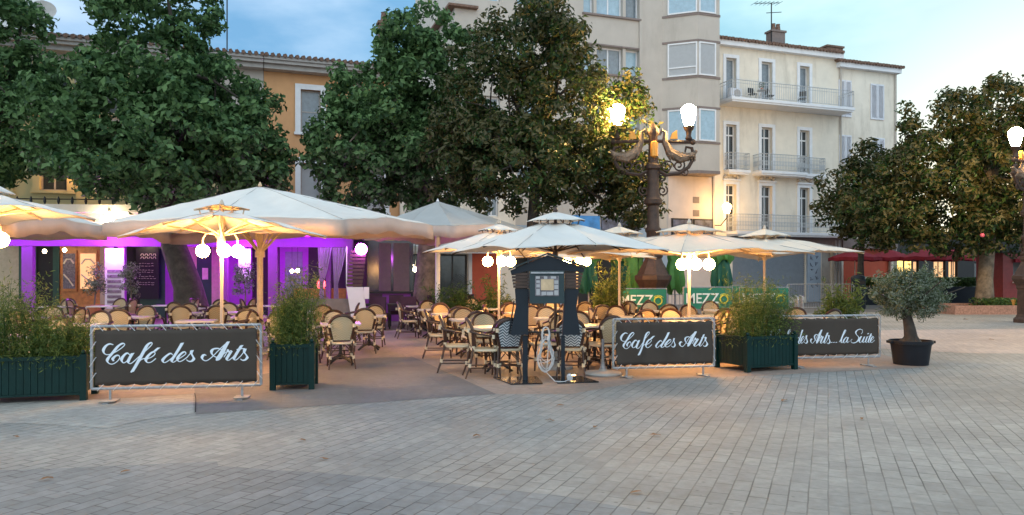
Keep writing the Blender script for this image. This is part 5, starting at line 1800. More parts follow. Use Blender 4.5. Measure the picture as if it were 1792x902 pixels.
# a few set pieces the photo shows clearly
table_set(*W_(1200, 14.3), A0, 'fr', 'closest behind the middle sign')
table_set(*W_(1405, 15.9), A0, 'nl', 'closest behind the right sign')
x, y = W_(888, 11.95); place(protoB, x, y, math.pi + .18, 'chair with blue and white woven back left of the menu stand', 'chairs with blue and white woven backs')
x, y = W_(1000, 12.0); place(protoB, x, y, math.pi - .12, 'chair with blue and white woven back behind the hanging cable', 'chairs with blue and white woven backs')
x, y = W_(1040, 13.2); place(protoT, x, y, math.radians(245), 'rattan bistro chair turned sideways between the menu stand and the middle sign')
x, y = W_(848, 11.9); place(protoA, x, y, math.radians(100), 'rattan bistro chair seen from the side at the aisle end of the oval table')
# dark lounge furniture
for (p, Yp, a, ds) in ((667, 22.6, 3.0, 'nearest dark lounge chair beside the slatted stand'), (636, 24.4, 2.2, 'dark lounge chair right behind the slatted stand'), (694, 24.2, .2, 'dark lounge chair left of the dark square table'),
                       (716, 22.9, 3.2, 'dark lounge chair in front of the dark square table'), (742, 24.6, 4.4, 'dark lounge chair at the foot of the plane trunk'), (800, 25.2, 3.1, 'dark lounge chair right of the plane trunk'),
                       (822, 26.0, 2.9, 'dark lounge chair farthest right before the shop window'), (660, 25.6, .4, 'dark lounge chair against the bar counter')):
    x, y = W_(p, Yp); place(loP, x, y, a, ds)
for p, Yp, lab in ((700, 23.6, 'dark square table among the purple lounge chairs'), (650, 23.5, 'dark table right of the slatted stand')):
    t_ = thing('lounge_table', lab, 'table', (PX(p, Yp), Yp, 0), .2, 'dark lounge tables')
    b = MB(); b.bb(-.4, .4, -.4, .4, .70, .75); b.build('tabletop', M['lounge_leg'], t_)
    for sx in (-1, 1):
        for sy in (-1, 1):
            b = MB(); b.box((sx * .34, sy * .34, .35), (.06, .06, .70)); b.build('leg', M['lounge_leg'], t_)
sf = thing('sofa', 'grey upholstered sofa back at the end of the left tables', 'sofa', (PX(560, 22.5), 22.5, 0), .05)
b = MB(); b.bb(-1.0, 1.0, -.40, -.18, .12, .95); b.build('backrest', M['sill_brown'], sf)
b = MB(); b.bb(-1.0, 1.0, -.178, .4, .15, .48); b.build('seat', M['frame_grey'], sf)
for sx in (-1, 1):
    b = MB(); b.bb(sx * 1.002, sx * 1.14, -.36, .4, .12, .68); b.build('armrest', M['lounge'], sf)
rl = thing('table_lamp', 'small red glowing lamp on the counter behind the sofa', 'lamp', (PX(562, 26), 26, 0), 0)
b = MB(); b.bb(-.9, .9, -.2, .2, 0, 1.2); b.build('shelf', M['wood_warm'], rl)
b = MB(); b.lathe([(.10, 1.2), (.16, 1.3), (.14, 1.45), (.05, 1.52)], (0, 0, 0), 10); b.build('lamp_shade', mat('red_lamp', (.8, .1, .1), .5, emit=(1, .08, .1), estr=2.2), rl)
# potted shrubs at the veranda
for p, Yp, lab in ((228, 23.6, 'bushy shrub in terracotta pot beside the white menu case'), (428, 23.2, 'bushy shrub in square terracotta pot below the wall lamp'), (165, 24.0, 'small olive shrub before the wooden cafe front')):
    t_ = thing('potted_shrub', lab, 'plant', (PX(p, Yp), Yp, 0), .3, 'potted shrubs at the veranda')
    b = MB(); b.lathe([(.20, 0), (.27, .62), (.29, .64), (.29, .70), (.25, .70)], (0, 0, 0), 4 if p == 428 else 14); b.build('pot', M['terracotta'], t_)
    b = MB(); b.tube([(0, 0, .6), (.03, 0, 1.1), (-.02, .02, 1.6)], [.03, .025, .015], 6); b.build('stem', M['bark'], t_)
    cs = [(rc.uniform(-.22, .22), rc.uniform(-.2, .2), rc.uniform(1.0, 2.0)) for _ in range(26)]
    leaf_cloud('foliage', cs, 28, .18, .10, M['leaf_olive'], t_, int(p), aspect=.3)

# ------------------------------------------------------------------ bamboo and planters
def bamboo(parent, w, d, z0, h, nst, seed, lean=.25, mat_=None, leaf=.085, per=60):
    rg = random.Random(seed)
    st_ = MB(); pos = []
    plumes = [(rg.uniform(-w, w), rg.uniform(.7, 1.0)) for _ in range(max(2, int(w * 5)))]
    for k in range(nst):
        x0, y0 = rg.uniform(-w, w), rg.uniform(-d, d)
        pk = max(a_[1] * math.exp(-((x0 - a_[0]) / (.16 + .1 * w)) ** 2) for a_ in plumes)
        hh = h * (.42 + .58 * pk) * rg.uniform(.55, 1.04)
        ax, ay = rg.uniform(-lean, lean) + x0 * .5, rg.uniform(-lean, lean) + y0 * .5
        pts = []
        for i in range(7):
            u_ = i / 6
            pts.append((x0 + ax * u_ ** 1.8 * hh, y0 + ay * u_ ** 1.8 * hh, z0 + hh * (u_ - .10 * u_ ** 3)))
        st_.tube(pts, [.006 * (1.1 - u / 7) for u in range(7)], 4, caps=False)
        for _ in range(per):
            u_ = rg.uniform(.05, 1.0) ** .8
            f = u_ * 6; i = min(5, int(f)); t = f - i
            a, b_ = pts[i], pts[i + 1]
            q = [a[j] + (b_[j] - a[j]) * t for j in range(3)]
            sp = .15 * (1.2 - u_ * .95)
            pos.append((q[0] + rg.gauss(0, sp), q[1] + rg.gauss(0, sp), max(z0 - .05, q[2] + rg.gauss(-.02, .10))))
    st_.build('stems', M['leaf_bamboo'], parent)
    leaf_cloud('foliage', None, 0, 0, leaf, mat_ or M['leaf_bamboo'], parent, seed, aspect=.15, up=.1, pos=pos, fold=.1)
def planter(label, corners, h, plant_label, plant_kw, foot=.07):
    """corners: near-left, near-right, far-right, far-left ground points"""
    P_ = [Vector((*c, 0)) for c in corners]
    c = sum(P_, Vector()) / 4
    e1 = (P_[1] - P_[0]); e2 = (P_[3] - P_[0])
    rz = math.atan2(e1.y, e1.x)
    Lx, Ly = e1.length, e2.length
    t_ = thing('green_planter', label, 'planter', (c.x, c.y, .004), rz, 'dark green slatted planters')
    for sy in (-1, 1):
        b = MB()
        n = max(4, int(Lx / .085)); sw = (Lx - .14) / n
        for k in range(n):
            x0 = -Lx / 2 + .07 + k * sw
            b.bb(x0 + .003, x0 + sw - .003, sy * (Ly / 2 - .045), sy * (Ly / 2 - .02), foot + .03, h - .06)
        b.bb(-Lx / 2 + .07, Lx / 2 - .07, sy * (Ly / 2 - .06), sy * (Ly / 2 - .047), foot + .02, h - .05)
        b.bb(-Lx / 2 + .07, Lx / 2 - .07, sy * (Ly / 2 - .05), sy * (Ly / 2 - .008), foot, foot + .028)
        b.build('side_panel', M['planter_green'], t_)
    for sx in (-1, 1):
        b = MB()
        n = max(4, int(Ly / .085)); sw = (Ly - .14) / n
        for k in range(n):
            y0 = -Ly / 2 + .07 + k * sw
            b.bb(sx * (Lx / 2 - .045), sx * (Lx / 2 - .02), y0 + .003, y0 + sw - .003, foot + .03, h - .06)
        b.bb(sx * (Lx / 2 - .06), sx * (Lx / 2 - .047), -Ly / 2 + .07, Ly / 2 - .07, foot + .02, h - .05)
        b.build('end_panel', M['planter_green'], t_)
    b = MB()
    for sx in (-1, 1):
        b.bb(sx * (Lx / 2 - .07), sx * Lx / 2, -Ly / 2 + .071, Ly / 2 - .071, h - .058, h - .01)
    for sy in (-1, 1):
        b.bb(-Lx / 2 + .071, Lx / 2 - .071, sy * (Ly / 2 - .07), sy * Ly / 2, h - .058, h - .01)
    b.build('rim', M['planter_green'], t_)
    for sx in (-1, 1):
        for sy in (-1, 1):
            b = MB(); b.box((sx * (Lx / 2 - .03), sy * (Ly / 2 - .03), h / 2 + .005), (.08, .08, h + .01)); b.sphere((sx * (Lx / 2 - .03), sy * (Ly / 2 - .03), h + .035), .032, 8, 6)
            b.build('corner_post', M['planter_green'], t_)
    b = MB(); b.bb(-Lx / 2 + .08, Lx / 2 - .08, -Ly / 2 + .08, Ly / 2 - .08, .12, h - .09); b.build('soil', M['soil'], t_)
    pt = thing('bamboo', plant_label, 'plant', (c.x, c.y, 0), rz, 'bamboo plants in the planters')
    bamboo(pt, Lx / 2 - .1, Ly / 2 - .1, h - .1, **plant_kw)
    return t_
def rect_from(nl, nr, depth):
    a, b = Vector(nl), Vector(nr)
    d = (b - a).normalized(); n_ = Vector((-d.y, d.x))
    return [tuple(a), tuple(b), tuple(b + n_ * depth), tuple(a + n_ * depth)]
planter('long dark green planter cut off by the left edge of the photo', rect_from((PX(-62, 9.25), 9.25), (PX(150, 9.62), 9.62), .62), .585,
        'feathery bamboo filling the left planter', dict(h=1.34, nst=130, seed=3, per=105, leaf=.062))
planter('square dark green planter between the left sign and the aisle', rect_from((PX(473, 10.45), 10.45), (PX(549, 10.55), 10.55), .62), .65,
        'tall slim bamboo in the square middle planter', dict(h=1.36, nst=64, seed=5, per=120, lean=.16, leaf=.062))
planter('dark green planter standing at an angle right of the middle sign', rect_from((PX(1308, 12.40), 12.40), (PX(1395, 12.85), 12.85), .84), .60,
        'bushy bamboo in the right planter', dict(h=1.48, nst=90, seed=7, per=120, lean=.16, leaf=.062))
for i, (p, Yp, w, h, n, sd, lab) in enumerate(((820, 20.5, .75, 1.25, 46, 31, 'dark bamboo clump behind the lamp pole left of the menu stand'), (880, 20.8, .4, 1.5, 24, 32, 'narrow bamboo clump between the red panel and the menu stand'),
        (1062, 19.0, .32, 2.0, 34, 33, 'yellow green lamplit bamboo behind the right shoulder of the menu stand'), (1463, 18.0, .42, 1.25, 34, 34, 'leafy bamboo rising behind the right sign'), (755, 24.2, .2, .9, 10, 35, 'small plant at the foot of the grey parasol'))):
    t_ = thing('bamboo', lab, 'plant', (PX(p, Yp), Yp, 0), 0, 'bamboo plants in the planters')
    b = MB(); b.bb(-w, w, -.22, .22, 0, .42); b.build('planter_box', M['planter_green'], t_)
    bamboo(t_, w * .9, .18, .38, h, n, sd, leaf=.15, per=55, mat_=M['leaf_bamboo'] if i != 0 else M['leaf_hedge'])
# olive tree
ox, oy = PX(1594, 13.6), 13.6
ol = thing('olive_tree', 'small potted olive tree standing right of the signs', 'tree', (ox, oy, 0), 0)
b = MB(); pts = [(-.10, 0, .36), (-.04, 0, .52), (.03, 0, .70), (-.03, .0, .90), (-.08, 0, 1.02)]
b.tube([(.02, 0, .34), (.0, 0, .5), (-.03, 0, .70), (-.08, .0, .92)], [.20, .115, .095, .075], 10)
for (dx_, dy_) in ((.12, .05), (-.12, .05), (.04, -.13), (-.02, .13)):
    b.tube([(dx_ * 1.6, dy_ * 1.6, .36), (dx_ * .7, dy_ * .7, .46), (0, 0, .66)], [.05, .05, .04], 6)
for k in range(9):
    q = k * 2.4; rr = .45 + .2 * (k % 3)
    b.tube([(-.07, 0, .9), (-.05 + .2 * math.cos(q), .2 * math.sin(q), 1.12), (rr * math.cos(q), rr * math.sin(q), 1.30 + .12 * (k % 4))], [.035, .022, .008], 5)
b.build('trunk', M['bark_dark'], ol, smooth=True)
rg = np.random.default_rng(8)
n = 230
d = rg.normal(size=(n, 3)); d /= np.linalg.norm(d, axis=1)[:, None]
C = np.array([.0, 0, 1.28]) + d * rg.uniform(.5, 1.0, n)[:, None] * np.array([.70, .62, .46])
C = C[C[:, 2] > .86]
leaf_cloud('crown', C, 46, .13, .062, M['leaf_olive'], ol, 9, aspect=.24)
pos = []
rr_ = random.Random(3)
for k in range(46):
    q = rr_.uniform(0, 6.28); e_ = rr_.uniform(-.1, 1.3)
    d_ = Vector((math.cos(q) * math.cos(e_), math.sin(q) * math.cos(e_), math.sin(e_)))
    for j in range(26):
        f = .75 + .5 * j / 26
        pos.append((d_.x * f * .72 + rr_.gauss(0, .02), d_.y * f * .62 + rr_.gauss(0, .02), 1.26 + d_.z * f * .50 + rr_.gauss(0, .02)))
leaf_cloud('outer_sprigs', None, 0, 0, .06, M['leaf_olive'], ol, 10, aspect=.24, pos=pos)
pot = thing('nursery_pot', 'black plastic nursery pot holding the olive tree', 'pot', (ox, oy, .004), 0)
b = MB(); b.lathe([(.29, 0), (.34, .38), (.37, .385), (.37, .44), (.35, .44), (.345, .36), (.02, .36)], (0, 0, 0), 28); b.build('body', M['pot_black'], pot, smooth=True)
for sx in (-1, 1):
    b = MB(); b.box((sx * .385, 0, .41), (.05, .16, .045)); b.build('handle', M['pot_black'], pot)
b = MB(); b.lathe([(.34, .36), (.33, .385), (.02, .40)], (0, 0, 0), 20); b.build('soil', M['soil'], pot)

# ------------------------------------------------------------------ lettered signs
XB0, XB1 = -8, 1716   # frame ends in tracing units
def uv1(p):
    x, y = p
    t = (x - XB0) / (XB1 - XB0)
    top = 85 - 45 * t; bot = 712 - 66 * t
    return t, (bot - y) / (bot - top)
CAFE = [
 [(215,262),(180,254),(142,274),(116,315),(124,350),(160,362),(215,345),(280,305),(322,268),(324,252),(302,249),(262,275),(222,325),(188,367),(160,402),(156,432),(182,454),(216,452),(255,425),(277,392),(266,368),(236,374),(210,402),(218,426)],
 [(378,362),(360,344),(335,352),(303,388),(296,420),(316,442),(348,424),(386,378),(406,345)], [(408,342),(385,380),(366,418),(366,440),(388,447),(420,425),(445,400)],
 [(445,400),(520,330),(582,270),(598,246),(584,238),(548,262),(512,328),(470,410),(432,480),(400,532)], [(400,534),(392,528),(410,500),(450,445),(500,402),(545,395)],
 [(545,400),(590,382),(625,352),(622,332),(596,334),(556,370),(536,408),(548,434),(586,432),(636,394)], [(668,284),(640,306),(620,326)],
 [(806,358),(790,342),(765,350),(725,382),(705,412),(718,434),(752,422),(810,375),(838,342)], [(908,232),(868,300),(825,365),(800,402),(798,424),(818,428),(862,398)],
 [(862,400),(905,372),(940,345),(940,326),(916,326),(876,360),(856,395),(870,420),(905,412),(955,378)],
 [(955,378),(985,340),(1006,304)], [(1006,306),(998,335),(1014,368),(1022,392),(1004,414),(972,416),(950,400)],
 [(1150,356),(1124,350),(1107,375),(1118,400),(1155,408),(1210,370),(1290,290),(1378,212)], [(1378,214),(1330,280),(1290,345),(1264,385),(1262,408)], [(1378,214),(1352,262),(1318,330),(1296,372),(1268,404)], [(1334,312),(1275,286),(1218,294),(1203,325),(1224,360),(1266,374),(1312,352),(1352,318)],
 [(1330,372),(1355,335),(1372,294),(1376,318),(1404,304),(1418,312)], [(1408,312),(1380,355),(1362,385),(1368,402),(1392,396),(1428,368)],
 [(1428,368),(1480,305),(1522,246)], [(1520,248),(1476,315),(1444,368),(1440,392),(1464,394),(1510,355)], [(1466,292),(1500,284),(1556,282)],
 [(1510,355),(1540,315),(1556,282)], [(1554,284),(1546,318),(1566,345),(1576,370),(1556,394),(1526,398),(1506,386)]]
SUITE = [
 [(562,385),(600,325),(634,268),(642,248),(630,246),(608,298),(588,352),(584,382),(596,392),(622,368)],
 [(664,342),(654,328),(636,336),(616,362),(610,384),(622,394),(644,372),(670,330)], [(670,330),(656,362),(652,384),(662,392),(684,372)],
 [(812,290),(826,266),(822,242),(798,234),(770,246),(756,270),(764,298),(784,322),(788,350),(768,382),(734,396),(708,388),(702,366),(718,352)],
 [(782,350),(812,316)], [(814,316),(796,362),(796,386),(812,388),(848,325)], [(850,320),(834,362),(832,384),(842,390),(862,368)],
 [(862,368),(884,318),(868,362),(866,384),(876,390),(896,368)], [(896,280),(890,292)],
 [(896,368),(930,284),(906,345),(896,378),(904,390),(926,368)], [(896,318),(918,314),(942,312)],
 [(926,370),(950,348),(958,328),(944,324),(926,350),(922,382),(938,390),(966,362)],
 [(476,384),(472,392)], [(504,384),(500,392)], [(532,384),(528,392)]]
def uv3(p):
    x, y = p
    t = (x + 262) / (1040 + 262)
    top = 72 + 2 * t; bot = 585 - 30 * t
    return t, (bot - y) / (bot - top)
def stroke(b, pts, wmin, wmax, du, dv, k0):
    """calligraphic ribbon: pts in metres (x, z)"""
    P_ = [Vector((p[0], p[1])) for p in pts]
    out = []
    n = len(P_)
    for i in range(n - 1):
        p0, p1, p2, p3 = P_[max(0, i - 1)], P_[i], P_[i + 1], P_[min(n - 1, i + 2)]
        for k in range(6):
            t = k / 6
            out.append(.5 * ((2 * p1) + (-p0 + p2) * t + (2 * p0 - 5 * p1 + 4 * p2 - p3) * t * t + (-p0 + 3 * p1 - 3 * p2 + p3) * t ** 3))
    out.append(P_[-1])
    sl = Vector((-.52, -.854))
    m_ = len(out)
    ws = []
    for i in range(m_):
        d_ = out[min(i + 1, m_ - 1)] - out[max(i - 1, 0)]
        d_ = d_.normalized() if d_.length > 1e-9 else Vector((1, 0))
        f = max(0, d_.dot(sl)) ** 2.2
        ws.append(wmin + (wmax - wmin) * f)
    for _ in range(3):
        ws = [(ws[max(0, i - 1)] + ws[i] * 2 + ws[min(m_ - 1, i + 1)]) / 4 for i in range(m_)]
    vs = []
    for i in range(m_):
        d_ = out[min(i + 1, m_ - 1)] - out[max(i - 1, 0)]
        d_ = d_.normalized() if d_.length > 1e-9 else Vector((1, 0))
        nn = Vector((-d_.y, d_.x))
        # broad pen held nearly flat: widen horizontally for thick strokes
        pen = Vector((1, .12)).normalized()
        f = min(1, (ws[i] - wmin) / max(1e-6, wmax - wmin))
        nn = (nn * (1 - f) + (pen if nn.dot(pen) > 0 else -pen) * f).normalized()
        yy = -.0030 - k0 - i * .000012
        a, c = out[i] + nn * ws[i] / 2, out[i] - nn * ws[i] / 2
        vs += [(a.x, yy, a.y), (c.x, yy, c.y)]
    fs = [(2 * i, 2 * i + 1, 2 * i + 3, 2 * i + 2) for i in range(m_ - 1)]
    b.add(vs, fs)
def sign(label, pl, pr, ztop, zbot, which, feet=(.10, .88), sag=0.0):
    a, c = Vector((*pl, 0)), Vector((*pr, 0))
    d_ = c - a; Lw = d_.length; rz = math.atan2(d_.y, d_.x)
    t_ = thing('cafe_sign', label, 'sign', (a.x, a.y, .004), rz, 'lettered cafe barriers')
    H_ = ztop - zbot
    b = MB()
    for pts in (((0, zbot), (Lw, zbot)), ((0, ztop), (Lw, ztop)), ((0, zbot), (0, ztop)), ((Lw, zbot), (Lw, ztop))):
        b.tube([(pts[0][0], .03, pts[0][1]), (pts[1][0], .03, pts[1][1])], .019, 8)
    b.build('frame', M['galv'], t_, smooth=True)
    for f in feet:
        b = MB(); x = Lw * f
        b.tube([(x, .03, 0.01), (x, .03, zbot)], .016, 8)
        b.bb(x - .035, x + .035, -.16, .22, 0, .012); b.bb(x - .10, x + .10, -.02, .08, .0125, .02)
        b.build('foot', M['galv'], t_)
        if which == 1 and pl[1] < 10:
            b = MB(); b.bb(x - .09, x + .10, -.13, .12, -.002, .0); b.bb(x - .085, x + .095, -.125, .115, .0205, .03); b.build('foot_plate', M['foot_plate'], t_)
    # tarp with slight waves
    def wy(u, v):
        return (.010 * math.sin(u * 17 + v * 3) + .006 * math.sin(u * 41 + 1.3)) * (.4 + .6 * math.sin(math.pi * v)) * (1 + sag)
    b = MB(); nx, nz = 60, 12; vs = []
    mg = .045
    for j in range(nz + 1):
        for i in range(nx + 1):
            u, v = i / nx, j / nz
            ex = .008 * math.sin(u * 60) if j in (0, nz) else 0
            vs.append((mg + (Lw - 2 * mg) * u, wy(u, v), zbot + mg + (H_ - 2 * mg) * v + ex))
    fs = [(j * (nx + 1) + i, j * (nx + 1) + i + 1, (j + 1) * (nx + 1) + i + 1, (j + 1) * (nx + 1) + i) for j in range(nz) for i in range(nx)]
    b.add(vs, fs)
    tp = b.build('tarp', M['tarp'], t_, smooth=True)
    solid(tp, .002)
    # lacing
    b = MB(); n = 11
    for k in range(n):
        x = Lw * (k + .5) / n
        for z, s_ in ((ztop, -1), (zbot, 1)):
            b.tube([(x - .03, .05, z), (x - .02, .005, z + s_ * -.022), (x, -.004, z), (x + .05, -.006, z + s_ * .055), (x + .055, .01, z + s_ * .058)], .005, 4)
    for x, s_ in ((0, 1), (Lw, -1)):
        for k in range(4):
            z = zbot + H_ * (k + .4) / 4
            b.tube([(x, .05, z), (x - s_ * .02, .01, z + .01), (x, -.004, z + .03), (x + s_ * .055, -.006, z + .12), (x + s_ * .058, .01, z + .125)], .005, 4)
    b.build('lacing_rope', M['cord'], t_)
    b = MB()
    strokes = []
    if which == 1:
        strokes = [[uv1(p) for p in s_] for s_ in CAFE]
    else:
        # "Café des Arts..." squeezed into the left part, then "la Suite"
        for s_ in CAFE:
            q = []
            for x, y in s_:
                yb_ = 455 - .041 * (x - 200)
                X3 = 245 + (x - 1108) * .445
                Y3 = 404 - (yb_ - y) * .86
                q.append(uv3((X3, Y3)))
            strokes.append(q)
        strokes += [[uv3(p) for p in s_] for s_ in SUITE]
    wmx = (.047 if which == 1 else .031) * Lw / 2.2
    for k, s_ in enumerate(strokes):
        stroke(b, [(u * Lw, zbot + v * H_) for u, v in s_], wmx * .26, wmx, 0, 0, .0004 * (k % 3))
    # follow the waves of the tarp
    b.v = [(x, y + wy((x - mg) / (Lw - 2 * mg), (z - zbot - mg) / (H_ - 2 * mg)), z) for x, y, z in b.v]
    b.build('lettering', M['tarp_text'], tp)
    return t_
sign('grey tarp sign with white script between the left and middle planters', (PX(159, 9.42), 9.42), (PX(456, 9.80), 9.80), .965, .170, 1, feet=(.105, .885))
sign('wrinkled grey tarp sign with white script right of the menu stand', (PX(1074, 11.75), 11.75), (PX(1251, 12.05), 12.05), .925, .150, 1, feet=(.13, .89), sag=1.0)
sign('grey tarp sign reading la Suite partly hidden by the right planter', (PX(1339, 13.0), 13.0), (PX(1541, 13.35), 13.35), .905, .165, 3, feet=(.28, .90))

# ------------------------------------------------------------------ dark menu stand
KY = 11.4
kx0 = PX(955, KY)
ks = thing('menu_stand', 'dark blue menu stand with gabled roof, brown slats and framed map', 'menu stand', (kx0, KY, 0), 0)
def K(px, py):
    return PX(px, KY) - kx0, PZ(py, KY)
b = MB(); b.plate([K(893, 474), K(958, 447), K(1022, 470), K(1020, 477), K(988, 474), K(926, 474), K(895, 481)], -.10, .16); b.build('gable_roof', M['navy'], ks)
b = MB()
for (a, c) in ((K(890, 473), K(958, 445)), (K(958, 445), K(1026, 469))):
    b.add([(a[0], -.16, a[1]), (c[0], -.16, c[1]), (c[0], .22, c[1]), (a[0], .22, a[1]), (a[0], -.16, a[1] + .02), (c[0], -.16, c[1] + .02), (c[0], .22, c[1] + .02), (a[0], .22, a[1] + .02)],
          [(3, 2, 1, 0), (4, 5, 6, 7), (0, 1, 5, 4), (1, 2, 6, 5), (2, 3, 7, 6), (3, 0, 4, 7)])
b.build('roof_sheet', M['slate_green'], ks)
for sgn, o0, o1, inn in ((-1, 895, 899, 925), (1, 1019, 1013, 988)):
    b = MB()
    for k in range(5):
        y0, y1 = 478 + k * 5.4, 482.4 + k * 5.4
        b.plate([K(inn, y1), K(o1 - sgn * 0 + (o0 - o1) * (1 - k / 5), y1), K(o1 + (o0 - o1) * (1 - k / 5), y0), K(inn, y0)][::-1 if sgn < 0 else 1], -.09, .13)
    b.build('brown_slats', M['brown_wood'], ks)
    b = MB()
    if sgn < 0:
        b.plate([K(893, 586), K(924.5, 586), K(925, 505.5), K(901, 505.5), K(903, 535)], -.06, .10)
    else:
        b.plate([K(984, 586), K(1015, 586), K(1008, 537), K(1013, 505.5), K(988, 505.5)], -.06, .10)
    w = b.build('wing_panel', M['navy'], ks)
for px0, px1, yb_ in ((914.5, 923.5, 667), (982, 988.5, 667)):
    b = MB(); a = K(px0, 0)[0]; c = K(px1, 0)[0]; b.bb(a, c, -.02, .055, .02, K(0, 588 if True else 0)[1]); b.build('post', M['navy'], ks)
b = MB(); b.tube([(K(924, 0)[0], .02, K(0, 582)[1]), (K(983, 0)[0], .02, K(0, 582)[1])], .014, 8); b.build('crossbar', M['iron_dark'], ks)
b = MB(); a, z1 = K(926, 474); c, z0 = K(987, 531); b.bb(a + .003, c - .003, -.14, .03, z0, z1 - .003)
bx_ = b.build('display_case', M['slate_green'], ks)
b = MB(); b.bb(a + .02, c - .02, -.165, -.145, z1 - .045, z1 - .02); b.build('case_hinge', M['galv'], bx_)
b = MB(); a2, z3 = K(936, 483); c2, z2 = K(977, 518); b.bb(a2, c2, -.150, -.142, z2, z3); pn = b.build('display_window', M['photo_dark'], bx_)
b = MB(); am_, zm_ = K(946, 489); cm_, zn_ = K(968, 508); b.bb(am_, cm_, -.156, -.151, zn_, zm_); b.build('map_sheet', M['pale_wood'], pn)
for (x0, y0, x1, y1) in ((937.5, 484, 944, 488), (951, 484, 957, 488.5), (963, 484, 972, 488), (938, 491, 944, 495), (938, 498, 944, 503), (938, 506, 944, 516), (947, 510.5, 955, 516.5), (956, 511, 967, 516.5), (969, 491, 976, 497), (969, 499, 976, 506), (969, 508, 976, 516)):
    b = MB(); p0, p1 = K(x0, y0), K(x1, y1); b.bb(p0[0], p1[0], -.156, -.151, p1[1], p0[1]); b.build('leaflet', M['paper'], pn)
for (p0, p1, yy, sk) in ((862, 948, 11.42, -.05), (972, 1043, 11.60, .05)):
    b = MB(); a, c = PX(p0, yy) - kx0, PX(p1, yy) - kx0
    b.prism([(a + .28, -.42), (c, -.34), (c - .06, .42), (a, .34)] if sk < 0 else [(a, -.30), (c, -.18), (c - .22, .46), (a - .05, .40)], .006, .022)
    b.build('base_plate', mat('base_plate_metal', (.045, .048, .055), .18, metal=.6, var=.3, scale=5), ks)
# side fin seen in purple light
b = MB(); p0, p1, p2, p3 = K(893, 586), K(901, 527), K(903, 527), K(898, 586)
b.plate([(p0[0] - .03, p0[1]), (p3[0] - .045, p3[1]), (p2[0] - .02, p2[1]), (p1[0] - .02, p1[1])], .105, .30); b.build('side_fin', M['navy'], ks)
# cable coil hanging from the crossbar
cc = thing('coiled_cable', 'white power cable coiled over the crossbar of the menu stand', 'cable', (PX(954, KY - .08), KY - .08, 0), 0)
b = MB(); rd = random.Random(6)
z_top = PZ(582, KY) - .02
pts = []
for lp in range(6):
    w_ = .085 + .035 * rd.random(); zb_ = .10 + rd.uniform(0, .22); ox_ = rd.uniform(-.03, .03)
    zt2 = z_top - rd.uniform(.02, .10)
    for k in range(14):
        q = 2 * math.pi * k / 14 + math.pi / 2
        zc_ = (zt2 + zb_) / 2; hz_ = (zt2 - zb_) / 2
        wid = w_ * (1.15 if math.sin(q) < 0 else .75)
        pts.append((ox_ + wid * math.cos(q), -.02 * (lp - 3) + .02 * rd.random(), zc_ + hz_ * math.sin(q)))
sm = []
for i in range(len(pts) - 1):
    a, c = Vector(pts[i]), Vector(pts[i + 1]); sm += [a, a.lerp(c, .5)]
b.tube(sm + [(.02, -.06, .15), (.14, -.14, .03), (.28, -.12, .02), (.37, -.06, .05)], .0065, 6)
for k in range(3):
    r_ = .05 + k * .008
    b.tube([(r_ * math.cos(q) + .01, .02 * k - .03, z_top - .02 + .13 * math.sin(q)) for q in [j * math.pi / 6 for j in range(13)]], .0085, 5)
b.build('cable', M['cord'], cc, smooth=True)
b = MB(); b.tube([(.04, -.06, z_top - .09), (.055, -.06, z_top - .02)], .022, 8); b.build('plug', M['cord'], cc)
b = MB(); b.tube([(.37, -.09, .07), (.37, -.02, .09)], .045, 10); b.build('socket', M['cord'], cc)
# small ground spotlight glowing on the right plate
gs = thing('ground_spotlight', 'small warm spotlight on the right base plate', 'lamp', (PX(1003, 11.55), 11.55, .024), 0)
b = MB(); b.lathe([(.05, 0), (.05, .03), (.03, .05)], (0, 0, 0), 10); b.build('housing', M['iron_dark'], gs)
b = MB(); b.lathe([(.001, .052), (.04, .05)], (0, 0, 0), 10, closed=False); b.build('lens', mat('warm_lens', (.9, .8, .5), .4, emit=(1, .6, .2), estr=14), gs)
# disc base with stub pole
db = thing('parasol_base', 'round pale parasol base with an empty pole stub left of the middle sign', 'parasol base', (PX(1055, 12.15), 12.15, .004), 0)
b = MB(); b.lathe([(.30, 0), (.31, .02), (.29, .045), (.08, .06), (.06, .09)], (0, 0, 0), 28); b.build('disc', M['concrete'], db, smooth=True)
b = MB(); b.tube([(0, 0, .05), (0, 0, .58)], .024, 10); b.build('stub', M['galv'], db, smooth=True)
b = MB(); b.lathe([(.07, .06), (.04, .14), (.035, .20)], (0, 0, 0), 10); b.build('collar', M['galv'], db)

